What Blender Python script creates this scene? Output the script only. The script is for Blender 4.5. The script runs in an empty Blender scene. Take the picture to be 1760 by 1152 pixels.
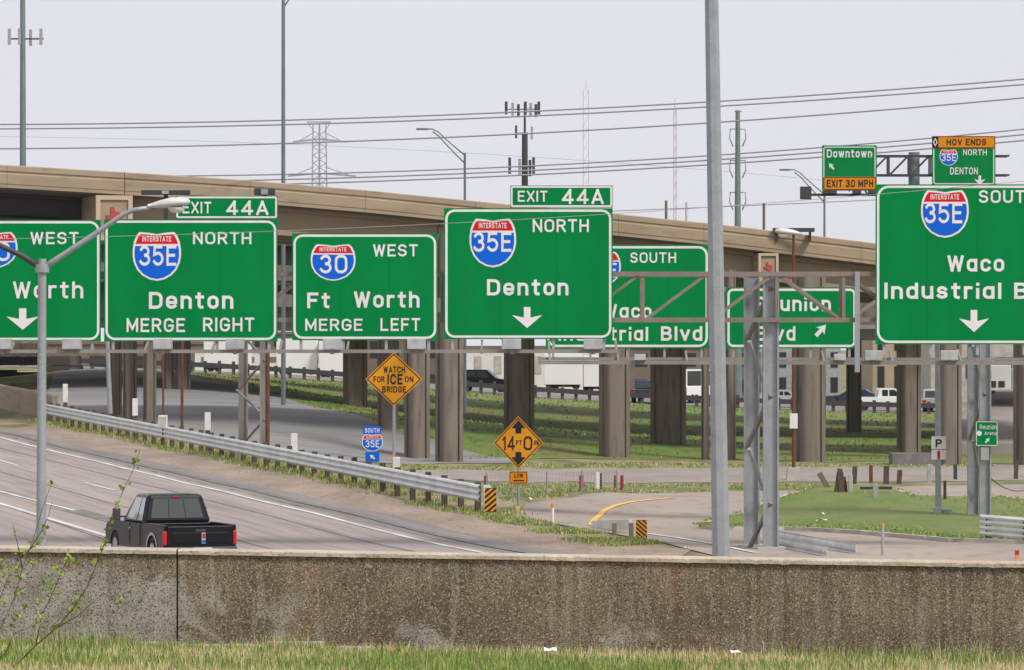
import bpy, math, random
import numpy as np
from mathutils import Vector, Matrix

# ---------------------------------------------------------------- camera, sky, sun, exposure
SC = bpy.context.scene
COL = SC.collection
EYE = 5.87                      # camera height above the carriageway, metres
FOC, CX, HOR = 7000.0, 880.0, 596.0   # focal length, centre column and horizon row, photo pixels (1760 wide)
cam_data = bpy.data.cameras.new('camera'); cam = bpy.data.objects.new('camera', cam_data)
COL.objects.link(cam); SC.camera = cam
cam.location = (0, 0, EYE); cam.rotation_euler = (math.radians(90), 0, 0)
cam_data.sensor_width = 36.0; cam_data.lens = 36.0 * FOC / 1760.0
cam_data.shift_y = (HOR - 576.0) / 1760.0
cam_data.clip_start = 0.5; cam_data.clip_end = 9000
SC.render.resolution_x, SC.render.resolution_y = 1024, 670

SUN_EL, SUN_AZ = math.radians(52), math.radians(132)   # azimuth clockwise from +Y: behind the camera, to the right
world = bpy.data.worlds.new('World'); SC.world = world; world.use_nodes = True
wn, wl = world.node_tree.nodes, world.node_tree.links
wn.clear()
w_out = wn.new('ShaderNodeOutputWorld'); w_bg = wn.new('ShaderNodeBackground')
w_sky = wn.new('ShaderNodeTexSky'); w_sky.sky_type = 'NISHITA'; w_sky.sun_disc = False
w_sky.sun_elevation = SUN_EL; w_sky.sun_rotation = SUN_AZ; w_sky.dust_density = 4.0
w_mix = wn.new('ShaderNodeMix'); w_mix.data_type = 'RGBA'; w_mix.inputs[0].default_value = 0.95
w_mix.inputs[7].default_value = (8.0, 8.0, 8.75, 1)      # thin, even high cloud over the sky
w_tc = wn.new('ShaderNodeTexCoord'); w_ns = wn.new('ShaderNodeTexNoise'); w_ns.inputs['Scale'].default_value = 5.0; w_ns.inputs['Detail'].default_value = 4.0
w_cl = wn.new('ShaderNodeMix'); w_cl.data_type = 'RGBA'; w_cl.inputs[6].default_value = (7.7, 7.72, 8.5, 1); w_cl.inputs[7].default_value = (8.45, 8.42, 9.0, 1)
wl.new(w_tc.outputs['Generated'], w_ns.inputs['Vector']); wl.new(w_ns.outputs['Fac'], w_cl.inputs[0]); wl.new(w_cl.outputs[2], w_mix.inputs[7])
wl.new(w_sky.outputs[0], w_mix.inputs[6]); wl.new(w_mix.outputs[2], w_bg.inputs[0])
w_bg.inputs[1].default_value = 0.10
wl.new(w_bg.outputs[0], w_out.inputs[0])
sun_data = bpy.data.lights.new('sun', 'SUN'); sun = bpy.data.objects.new('sun', sun_data); COL.objects.link(sun)
sun_data.energy = 3.3; sun_data.angle = math.radians(14); sun_data.color = (1.0, 0.95, 0.88)
sd = Vector((math.sin(SUN_AZ) * math.cos(SUN_EL), math.cos(SUN_AZ) * math.cos(SUN_EL), math.sin(SUN_EL)))
sun.rotation_euler = sd.to_track_quat('Z', 'Y').to_euler(); sun.location = (30, -40, 80)
SC.view_settings.view_transform = 'Standard'; SC.view_settings.look = 'None'
SC.view_settings.exposure = 0.0; SC.view_settings.gamma = 1.0; SC.view_settings.use_curve_mapping = False
SC.render.engine = 'CYCLES'
SC.cycles.max_bounces = 6; SC.cycles.transparent_max_bounces = 6
try: SC.cycles.use_denoising = True
except Exception: pass

rnd = random.Random(7)
def P(x, y, D):                 # photo pixel seen at depth D -> point in the place
    return Vector(((x - CX) * D / FOC, D, EYE - (y - HOR) * D / FOC))
def S(D): return FOC / D        # photo pixels per metre at depth D

# ---------------------------------------------------------------- materials
MATS = {}
def mat(name, c, c2=None, scale=4.0, rough=0.75, metal=0.0, bump=0.0, bscale=None, detail=5.0, stretch=(1, 1, 1),
        c3=None, scale3=30.0, amt3=0.35, lo=0.35, hi=0.65, spec=0.35, emit=None, lo3=0.55, hi3=0.7, distort=0.0, rot=None):
    m = bpy.data.materials.new(name); m.use_nodes = True
    N, L = m.node_tree.nodes, m.node_tree.links
    b = N['Principled BSDF']
    b.inputs['Roughness'].default_value = rough; b.inputs['Metallic'].default_value = metal
    b.inputs['Specular IOR Level'].default_value = spec
    b.inputs['Base Color'].default_value = (*c, 1)
    geo = None
    if c2 or bump or c3:
        geo = N.new('ShaderNodeNewGeometry'); mp = N.new('ShaderNodeMapping')
        mp.inputs['Scale'].default_value = stretch
        if rot is not None:
            mp.vector_type = 'TEXTURE'; mp.inputs['Rotation'].default_value = (0, 0, math.radians(rot)); mp.inputs['Scale'].default_value = tuple(1 / q for q in stretch)
        L.new(geo.outputs['Position'], mp.inputs['Vector'])
    col = None
    def ns(sc, det=detail, vec=None):
        n = N.new('ShaderNodeTexNoise'); n.inputs['Scale'].default_value = sc; n.inputs['Detail'].default_value = det
        n.inputs['Distortion'].default_value = distort
        L.new(vec or mp.outputs[0], n.inputs['Vector']); return n
    def rng(sock, a, bb):
        r = N.new('ShaderNodeMapRange'); r.inputs[1].default_value = a; r.inputs[2].default_value = bb
        r.clamp = True; L.new(sock, r.inputs[0]); return r.outputs[0]
    def mixc(f, a, bb):
        x = N.new('ShaderNodeMix'); x.data_type = 'RGBA'
        L.new(f, x.inputs[0])
        for i, v in ((6, a), (7, bb)):
            if isinstance(v, tuple): x.inputs[i].default_value = (*v, 1)
            else: L.new(v, x.inputs[i])
        return x.outputs[2]
    if c2:
        col = mixc(rng(ns(scale).outputs['Fac'], lo, hi), c, c2)
    if c3:
        f = rng(ns(scale3, 3.0).outputs['Fac'], lo3, hi3)
        mm = N.new('ShaderNodeMath'); mm.operation = 'MULTIPLY'; mm.inputs[1].default_value = amt3; L.new(f, mm.inputs[0])
        col = mixc(mm.outputs[0], col if col else c, c3)
    if col: L.new(col, b.inputs['Base Color'])
    if bump:
        bn = N.new('ShaderNodeBump'); bn.inputs['Strength'].default_value = bump; bn.inputs['Distance'].default_value = 0.03
        L.new(ns(bscale or scale * 6).outputs['Fac'], bn.inputs['Height']); L.new(bn.outputs[0], b.inputs['Normal'])
    MATS[name] = m; return m

# ---------------------------------------------------------------- object helpers
def thing(name, label, cat, loc, group=None, rz=0.0):
    o = bpy.data.objects.new(name, None); COL.objects.link(o); o.empty_display_size = 0.3
    o.location = loc; o.rotation_euler = (0, 0, rz)
    o['label'] = label; o['category'] = cat
    if group: o['group'] = group
    return o
def tag(o, label, cat, group=None, kind=None):
    o['label'] = label; o['category'] = cat
    if group: o['group'] = group
    if kind: o['kind'] = kind
    return o
def link_copy(src, parent=None, loc=None, rot=None):
    o = src.copy(); COL.objects.link(o)
    if parent is not None: o.parent = parent
    if loc is not None: o.location = loc
    if rot is not None: o.rotation_euler = rot
    return o
def copy_thing(root, loc, rz=None, label=None):
    r = root.copy(); COL.objects.link(r); r.location = loc
    if rz is not None: r.rotation_euler = (0, 0, rz)
    if label: r['label'] = label
    for ch in list(root.children):
        c = ch.copy(); COL.objects.link(c); c.parent = r
        for g in list(ch.children):
            d = g.copy(); COL.objects.link(d); d.parent = c
    return r

class MB:
    def __init__(s): s.v, s.f, s.m, s.sm = [], [], [], []
    def add(s, vs, fs, m=0, smooth=False):
        o = len(s.v); s.v.extend([tuple(p) for p in vs])
        for f in fs: s.f.append(tuple(i + o for i in f)); s.m.append(m); s.sm.append(smooth)
        return s
    def obox(s, c, ax, ay, az, m=0):
        c, ax, ay, az = Vector(c), Vector(ax), Vector(ay), Vector(az)
        vs = [c + ax * i + ay * j + az * k for k in (-1, 1) for j in (-1, 1) for i in (-1, 1)]
        return s.add(vs, [(0, 2, 3, 1), (4, 5, 7, 6), (0, 1, 5, 4), (2, 6, 7, 3), (0, 4, 6, 2), (1, 3, 7, 5)], m)
    def box(s, x0, x1, y0, y1, z0, z1, m=0):
        return s.obox(((x0 + x1) / 2, (y0 + y1) / 2, (z0 + z1) / 2), ((x1 - x0) / 2, 0, 0), (0, (y1 - y0) / 2, 0), (0, 0, (z1 - z0) / 2), m)
    def beam(s, p0, p1, w, h, m=0, up=(0, 0, 1)):
        p0, p1 = Vector(p0), Vector(p1); d = p1 - p0; u = Vector(up)
        if abs(d.normalized().dot(u)) > 0.97: u = Vector((0, 1, 0))
        sx = d.cross(u).normalized(); sz = sx.cross(d).normalized()
        return s.obox((p0 + p1) / 2, d / 2, sx * (w / 2), sz * (h / 2), m)
    def cyl(s, p0, p1, r0, r1=None, n=10, m=0, caps=True, smooth=True, a0=0.0):
        p0, p1 = Vector(p0), Vector(p1); r1 = r0 if r1 is None else r1
        d = (p1 - p0).normalized(); u = Vector((0, 0, 1)) if abs(d.z) < 0.9 else Vector((1, 0, 0))
        a = d.cross(u).normalized(); b = d.cross(a).normalized()
        vs = []
        for p, r in ((p0, r0), (p1, r1)):
            for i in range(n):
                t = a0 + 2 * math.pi * i / n; vs.append(p + a * (r * math.cos(t)) + b * (r * math.sin(t)))
        s.add(vs, [(i, (i + 1) % n, n + (i + 1) % n, n + i) for i in range(n)], m, smooth)
        if caps: s.add(vs, [tuple(range(n))[::-1], tuple(range(n, 2 * n))], m)
        return s
    def tube(s, pts, r, n=6, m=0, r1=None):
        pts = [Vector(p) for p in pts]; k = len(pts); vs = []
        for i, p in enumerate(pts):
            d = (pts[min(i + 1, k - 1)] - pts[max(i - 1, 0)]).normalized()
            u = Vector((0, 0, 1)) if abs(d.z) < 0.9 else Vector((1, 0, 0))
            a = d.cross(u).normalized(); b = d.cross(a).normalized()
            rr = r if r1 is None else r + (r1 - r) * i / (k - 1)
            for j in range(n):
                t = 2 * math.pi * j / n; vs.append(p + a * (rr * math.cos(t)) + b * (rr * math.sin(t)))
        fs = [(i * n + j, i * n + (j + 1) % n, (i + 1) * n + (j + 1) % n, (i + 1) * n + j) for i in range(k - 1) for j in range(n)]
        fs += [tuple(range(n))[::-1], tuple(range((k - 1) * n, k * n))]
        return s.add(vs, fs, m, True)
    def prism(s, poly, o, au, av, aw, m=0, m_side=None):   # polygon (u,v) in plane o+u*au+v*av, extruded by vector aw
        o, au, av, aw = Vector(o), Vector(au), Vector(av), Vector(aw); n = len(poly)
        a = [o + au * u + av * v for u, v in poly]; b = [p + aw for p in a]
        s.add(a + b, [tuple(range(n)), tuple(range(n, 2 * n))[::-1]], m)
        s.add(a + b, [(i, n + i, n + (i + 1) % n, (i + 1) % n) for i in range(n)], m if m_side is None else m_side)
        return s
    def flat(s, pts, m=0): return s.add(pts, [tuple(range(len(pts)))], m)
    def build(s, name, mats, parent=None, local=False, bevel=0.0, origin=None, auto=False):
        me = bpy.data.meshes.new(name)
        vs = s.v
        loc = None
        if parent is None and not local:
            a = np.array(s.v); loc = Vector(origin) if origin is not None else Vector(((a[:, 0].min() + a[:, 0].max()) / 2, (a[:, 1].min() + a[:, 1].max()) / 2, a[:, 2].min()))
            vs = [(p[0] - loc.x, p[1] - loc.y, p[2] - loc.z) for p in s.v]
        me.from_pydata(vs, [], s.f)
        if not isinstance(mats, (list, tuple)): mats = [mats]
        for q in mats: me.materials.append(MATS[q] if isinstance(q, str) else q)
        me.polygons.foreach_set('material_index', s.m); me.polygons.foreach_set('use_smooth', s.sm)
        me.update()
        o = bpy.data.objects.new(name, me); COL.objects.link(o)
        if parent is not None:
            o.parent = parent
            if not local and parent.type == 'EMPTY': o.matrix_parent_inverse = Matrix.Translation(-parent.location)
        elif loc is not None: o.location = loc
        if bevel:
            b = o.modifiers.new('bevel', 'BEVEL'); b.width = bevel; b.segments = 2; b.limit_method = 'ANGLE'
        return o

# ---------------------------------------------------------------- lettering: a plain highway alphabet drawn with even strokes
def arc(cx, cy, rx, ry, a0, a1, n=10):
    return [(cx + rx * math.cos(math.radians(a0 + (a1 - a0) * i / n)), cy + ry * math.sin(math.radians(a0 + (a1 - a0) * i / n))) for i in range(n + 1)]
XH = .74
def rbox(w, h, r, y0=0.0):      # closed round-cornered loop
    return arc(w - r, y0 + r, r, r, -90, 0, 5) + arc(w - r, y0 + h - r, r, r, 0, 90, 5) + arc(r, y0 + h - r, r, r, 90, 180, 5) + arc(r, y0 + r, r, r, 180, 270, 5)
def glyphs():
    g = {}
    W = .62
    O = rbox(W, 1, .28); O.append(O[0])
    g['O'] = [O]; g['0'] = [O]; g['D'] = [[(0, 0), (0, 1), (.3, 1)] + arc(W - .3, .7, .3, .3, 90, 0, 5) + arc(W - .3, .3, .3, .3, 0, -90, 5) + [(0, 0)]]
    g['I'] = [[(0, 0), (0, 1)]]; g['1'] = [[(0, .8), (.2, 1), (.2, 0)]]; g['l'] = g['I']
    g['L'] = [[(0, 1), (0, 0), (.5, 0)]]; g['E'] = [[(.52, 1), (0, 1), (0, 0), (.52, 0)], [(0, .52), (.44, .52)]]; g['F'] = [[(.52, 1), (0, 1), (0, 0)], [(0, .5), (.43, .5)]]
    g['T'] = [[(-.28, 1), (.28, 1)], [(0, 1), (0, 0)]]; g['H'] = [[(0, 0), (0, 1)], [(.6, 0), (.6, 1)], [(0, .51), (.6, .51)]]
    g['N'] = [[(0, 0), (0, 1)], [(0, 1), (.6, 0)], [(.6, 0), (.6, 1)]]; g['M'] = [[(0, 0), (0, 1)], [(0, 1), (.37, .18), (.74, 1)], [(.74, 1), (.74, 0)]]
    g['W'] = [[(0, 1), (.2, 0)], [(.2, 0), (.42, .96)], [(.42, .96), (.64, 0)], [(.64, 0), (.84, 1)]]; g['A'] = [[(0, 0), (.32, 1)], [(.32, 1), (.64, 0)], [(.14, .27), (.5, .27)]]
    g['V'] = [[(0, 1), (.3, 0)], [(.3, 0), (.6, 1)]]; g['X'] = [[(0, 0), (.58, 1)], [(0, 1), (.58, 0)]]; g['U'] = [[(0, 1), (0, .28)] + arc(.3, .28, .3, .28, 180, 360, 10) + [(.6, 1)]]
    pb = [(0, .48), (.32, .48)] + arc(.32, .74, .26, .26, -90, 90, 8) + [(0, 1)]
    g['P'] = [[(0, 0), (0, 1)], pb]; g['R'] = [[(0, 0), (0, 1)], pb, [(.3, .48), (.58, 0)]]
    g['B'] = [[(0, 0), (0, 1)], [(0, 1), (.3, 1)] + arc(.3, .76, .24, .24, 90, -90, 7) + [(0, .52)], [(.28, .52)] + arc(.3, .26, .28, .26, 90, -90, 7) + [(0, 0)]]
    g['G'] = [arc(.31, .7, .31, .3, 20, 180, 8) + arc(.31, .3, .31, .3, 180, 360, 8) + [(.62, .45), (.34, .45)]]; g['C'] = [arc(.31, .7, .31, .3, 15, 180, 8) + arc(.31, .3, .31, .3, 180, 345, 8)]
    g['S'] = [arc(.29, .75, .27, .25, 20, 180, 7) + arc(.29, .75, .27, .24, 180, 262, 4) + arc(.29, .27, .29, .25, 80, 0, 5) + arc(.29, .27, .29, .27, 0, -160, 8)]
    g['3'] = [arc(.27, .75, .26, .25, 155, -80, 9) , arc(.27, .27, .3, .27, 82, -155, 10)]; g['5'] = [[(.5, 1), (.05, 1), (.02, .56)] + arc(.27, .32, .3, .32, 120, -150, 11)]
    g['4'] = [[(.62, .24), (0, .24)], [(0, .24), (.46, 1)], [(.46, 1), (.46, 0)]]
    g['K'] = [[(0, 0), (0, 1)], [(.56, 1), (0, .38)], [(.2, .6), (.58, 0)]]; g['Y'] = [[(0, 1), (.3, .48), (.3, 0)], [(.6, 1), (.3, .48)]]
    w, r = .48, .24; x = XH; bowl = rbox(w, x, r); bowl.append(bowl[0])
    g['o'] = [bowl]; g['d'] = [bowl, [(w, 0), (w, 1)]]; g['a'] = [bowl, [(w, 0), (w, x)]]; g['b'] = [bowl, [(0, 0), (0, 1)]]
    g['c'] = [arc(w / 2, x - r, r, r, 25, 180, 7) + arc(w / 2, r, r, r, 180, 335, 7)]
    g['e'] = [[(0, x * .47), (w, x * .47)], [(w, x * .47)] + arc(w / 2, x - r, r, r, 0, 180, 8) + arc(w / 2, r, r, r, 180, 325, 7)]
    n = arc(w / 2, x - .23, w / 2, .23, 180, 0, 8) + [(w, 0)]
    g['n'] = [[(0, 0), (0, x)], n]; g['h'] = [[(0, 0), (0, 1)], n]; g['u'] = [[(w, 0), (w, x)], [(w - px, x - py) for px, py in n]]
    g['r'] = [[(0, 0), (0, x)], arc(.23, x - .22, .23, .22, 180, 70, 6)]; g['t'] = [[(0, .97), (0, .16)] + arc(.14, .14, .14, .14, 180, 280, 4), [(-.14, x), (.2, x)]]
    g['i'] = [[(0, 0), (0, .60)], [(0, .985), (0, 1.0)]]; g['v'] = [[(0, x), (.25, 0)], [(.25, 0), (.5, x)]]; g['w'] = [[(0, x), (.18, 0)], [(.18, 0), (.36, x)], [(.36, x), (.54, 0)], [(.54, 0), (.72, x)]]
    g['s'] = [arc(.2, x * .74, .2, x * .26, 20, 250, 8) + arc(.2, x * .27, .22, x * .25, 75, -160, 9)]
    return g
GLY = glyphs()
def stroke(pts, t):
    p = np.array(pts, float); closed = np.allclose(p[0], p[-1]) and len(p) > 3
    if closed: p = p[:-1]
    n = len(p); L, R = [], []
    for i in range(n):
        a = p[i - 1] if (i > 0 or closed) else None; b = p[(i + 1) % n] if (i < n - 1 or closed) else None
        d0 = (p[i] - a) if a is not None else (b - p[i]); d1 = (b - p[i]) if b is not None else (p[i] - a)
        d0 = d0 / max(np.hypot(*d0), 1e-9); d1 = d1 / max(np.hypot(*d1), 1e-9)
        n0, n1 = np.array((-d0[1], d0[0])), np.array((-d1[1], d1[0])); m = n0 + n1; q = m @ m
        m = m / max(np.sqrt(q), 1e-9); k = 1 / max(m @ n0, .45); L.append(p[i] + m * (t / 2 * k)); R.append(p[i] - m * (t / 2 * k))
    f = [(i, i + 1, n + i + 1, n + i) for i in range(n - 1)] + ([(n - 1, 0, n, 2 * n - 1)] if closed else [])
    return L + R, f
_TXT = {}
def text_mesh(s, bold=.16, gap=.2):
    key = (s, bold)
    if key not in _TXT:
        vs, fs, lay, x = [], [], [], 0.0
        for ch in s:
            if ch == ' ': x += .45; continue
            gl = GLY[ch]; al = np.array([q for st in gl for q in st]); x0, x1 = al[:, 0].min(), al[:, 0].max()
            for k, st in enumerate(gl):
                q = np.array([(qx - x0 + x + bold / 2, qy * (1 - bold) + bold / 2) for qx, qy in st])
                q = q[np.r_[True, np.hypot(*np.diff(q, axis=0).T) > 1e-4]]
                if not np.allclose(q[0], q[-1]):            # square ends
                    q[0] -= (q[1] - q[0]) / np.hypot(*(q[1] - q[0])) * bold * .49; q[-1] += (q[-1] - q[-2]) / np.hypot(*(q[-1] - q[-2])) * bold * .49
                v, f = stroke(q, bold)
                o = len(vs); vs.extend(v); lay.extend([k] * len(v)); fs.extend([tuple(i + o for i in ff) for ff in f])
            x += (x1 - x0) + bold + gap
        vs = np.array(vs); top = 1.0 if any(c.isupper() or c in 'dhltbi0123456789' for c in s) else XH
        # clip flat ends to the letter height so strokes meet the base and cap line
        mn = np.array((vs[:, 0].min(), 0.0)); mx = np.array((vs[:, 0].max(), top))
        _TXT[key] = ((vs - mn) / (mx - mn), fs, lay)
    return _TXT[key]
def text_into(mb, s, x0, y0, x1, y1, D, m=0, bold=.16):     # box in photo pixels on the plane at depth D
    vs, fs, lay = text_mesh(s, bold)
    mb.add([P(x0 + u * (x1 - x0), y1 - v * (y1 - y0), D) - Vector((0, .0006 * k, 0)) for (u, v), k in zip(vs, lay)], fs, m)
# ---------------------------------------------------------------- palette
mat('concrete_road', (.335, .285, .262), (.27, .232, .216), .55, .85, c3=(.165, .145, .137), scale3=2.6, amt3=.6, stretch=(1.3, .05, 1), bump=.15, bscale=9, rot=17, lo3=.46, hi3=.7)
mat('asphalt_shoulder', (.215, .195, .185), (.155, .142, .137), .8, .9, c3=(.29, .25, .22), scale3=3, amt3=.5, stretch=(1.2, .12, 1), bump=.2, bscale=12, rot=17)
mat('gravel_dirt', (.31, .245, .2), (.235, .18, .14), .8, .95, c3=(.11, .1, .06), scale3=6, amt3=.7, stretch=(1, .35, 1), bump=.6, bscale=14)
mat('ground_grass', (.12, .135, .042), (.27, .22, .135), .55, .95, c3=(.07, .08, .025), scale3=4, amt3=.6, bump=.5, bscale=9, stretch=(1, .4, 1), lo=.4, hi=.62)
mat('embankment_grass', (.12, .19, .034), (.18, .15, .06), .16, .95, c3=(.05, .06, .02), scale3=1.3, amt3=.65, bump=.5, bscale=6, stretch=(1, .5, 1), lo=.42, hi=.68)
mat('island_grass', (.105, .168, .035), (.165, .175, .06), .8, .95, c3=(.05, .08, .02), scale3=5, amt3=.5, bump=.5, bscale=10, stretch=(1, .4, 1))
mat('service_asphalt', (.25, .245, .24), (.19, .186, .183), .25, .9, c3=(.12, .12, .12), scale3=1.5, amt3=.5, stretch=(.3, 1, 1), bump=.15, bscale=8)
mat('ramp_concrete', (.345, .285, .24), (.27, .22, .185), .3, .88, c3=(.19, .165, .15), scale3=2.4, amt3=.6, stretch=(.5, .22, 1), bump=.15, bscale=9)
mat('pale_lane', (.29, .25, .23), (.22, .2, .17), .6, .9, c3=(.2, .2, .12), scale3=2.5, amt3=.6, stretch=(.7, .25, 1))
mat('paint_white', (.62, .61, .6), (.45, .43, .42), 1.2, .7, stretch=(1, .3, 1))
mat('paint_yellow', (.78, .46, .06), (.62, .38, .1), 1.5, .7)
mat('kerb_concrete', (.5, .46, .42), (.36, .33, .3), 1.5, .9)
mat('tar', (.13, .125, .125), (.2, .19, .18), 1.5, .9)
mat('bridge_tan', (.36, .28, .195), (.30, .235, .16), .5, .85, c3=(.2, .155, .11), scale3=1.6, amt3=.5, stretch=(.5, .5, 2.2))
mat('girder_tan', (.32, .25, .175), (.27, .21, .145), .4, .8, stretch=(.3, .3, 2))
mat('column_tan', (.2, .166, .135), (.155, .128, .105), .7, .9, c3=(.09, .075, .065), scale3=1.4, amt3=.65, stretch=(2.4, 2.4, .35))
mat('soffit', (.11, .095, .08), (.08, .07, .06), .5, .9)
mat('joint_dark', (.05, .04, .035))
mat('emblem_red', (.42, .06, .05), rough=.6)
mat('frame_tan', (.5, .39, .28), rough=.85)
mat('green_sheet', (.0005, .222, .053), (.0005, .2, .047), 1.0, .6, spec=.04, c3=(.01, .16, .05), scale3=3, amt3=.3, stretch=(1.5, 1.5, .35))
mat('white_sheet', (.78, .76, .77), (.7, .68, .69), 2.5, .5)
mat('sign_back', (.45, .45, .45), rough=.5, metal=.6)
mat('shield_blue', (.006, .12, .62), rough=.6, spec=.08)
mat('shield_red', (.6, .015, .025), rough=.6, spec=.08)
mat('yellow_sheet', (.74, .31, .006), (.66, .275, .008), 2.0, .5)
mat('orange_sheet', (.7, .25, .01), rough=.6, spec=.1)
mat('black_sheet', (.012, .012, .014), rough=.5)
mat('galvanised', (.36, .38, .40), (.30, .32, .335), 2.5, .5, .35, c3=(.46, .48, .5), scale3=18, amt3=.5)
mat('galv_rail', (.7, .72, .71), (.56, .58, .57), 1.5, .4, .3)
mat('truss_rusty', (.27, .225, .2), (.2, .165, .145), 1.2, .75, .1, c3=(.27, .12, .07), scale3=1.6, amt3=.55)
mat('truss_grey', (.3, .28, .26), (.24, .22, .2), 1.2, .65, .2)
mat('rust', (.16, .06, .035), (.1, .045, .03), 3, .85)
mat('steel_and_shade_dark', (.06, .06, .065), rough=.6, metal=.2)  # dark steel; also carries the painted under-deck shade of the left girders
mat('steel_teal', (.2, .24, .24), (.16, .2, .2), 1, .55, .3)
mat('fixture_grey', (.42, .43, .43), (.32, .33, .33), 3, .55, .2)
mat('lamp_shell', (.62, .61, .62), (.52, .51, .52), 4, .4, .1)
mat('lamp_glass', (.72, .74, .66), rough=.25)
mat('timber', (.11, .085, .06), (.065, .05, .04), 3, .9, stretch=(6, 6, 1))
mat('timber_pale', (.22, .17, .11), (.14, .11, .075), 3, .9, stretch=(6, 6, 1))
mat('bollard_white', (.78, .77, .75), (.65, .64, .62), 3, .6)
mat('bollard_red', (.36, .02, .04), (.28, .03, .05), 3, .6)
mat('orange_plastic', (.8, .25, .03), rough=.5)
mat('wire', (.33, .32, .37), rough=.9, spec=.1)
mat('wire_near', (.32, .32, .34), rough=.7)
mat('mast_pale', (.55, .5, .56), rough=.8)
mat('leaf_young', (.24, .34, .03), (.17, .26, .03), 8, .6)
mat('twig', (.09, .06, .045), (.13, .09, .06), 8, .9)
mat('litter_white', (.7, .7, .7), rough=.6)
mat('sticker_pale', (.4, .36, .4), rough=.6)
mat('green_seam', (.001, .15, .035), rough=.7, spec=.05)
mat('tyre', (.02, .02, .02), rough=.85)
mat('slope_concrete', (.3, .265, .24), (.25, .22, .2), .6, .9)
mat('rim', (.45, .45, .46), rough=.35, metal=.7)
mat('black_paint', (.007, .008, .012), rough=.25, spec=.26)
mat('glass_dark', (.02, .025, .028), rough=.08, spec=.8)
mat('glass_grey', (.055, .065, .06), rough=.12, spec=.6)
mat('glass_pale', (.5, .52, .5), rough=.1, spec=.8)
mat('tail_red', (.5, .01, .02), rough=.3)
mat('chrome', (.6, .6, .6), rough=.2, metal=.9)
mat('white_paint', (.75, .75, .74), rough=.35, spec=.5)
mat('navy_paint', (.03, .045, .09), rough=.3, spec=.5)
mat('silver_paint', (.4, .42, .44), rough=.35, spec=.5)
mat('red_paint', (.35, .02, .03), rough=.35, spec=.5)
mat('building_white', (.72, .7, .68), (.62, .6, .58), .3, .85)
mat('building_tan', (.45, .36, .26), (.38, .3, .21), .4, .9)
mat('building_brown', (.2, .15, .12), (.16, .12, .1), .4, .9)
mat('window_dark', (.03, .035, .04), rough=.15)
mat('grass_green', (.2, .31, .05), rough=.8)
mat('grass_deep', (.09, .16, .03), rough=.8)
mat('grass_straw', (.62, .5, .29), rough=.85)
mat('grass_pale', (.34, .36, .13), rough=.85)
mat('fence_wire', (.3, .3, .29), rough=.6, metal=.4)

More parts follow.
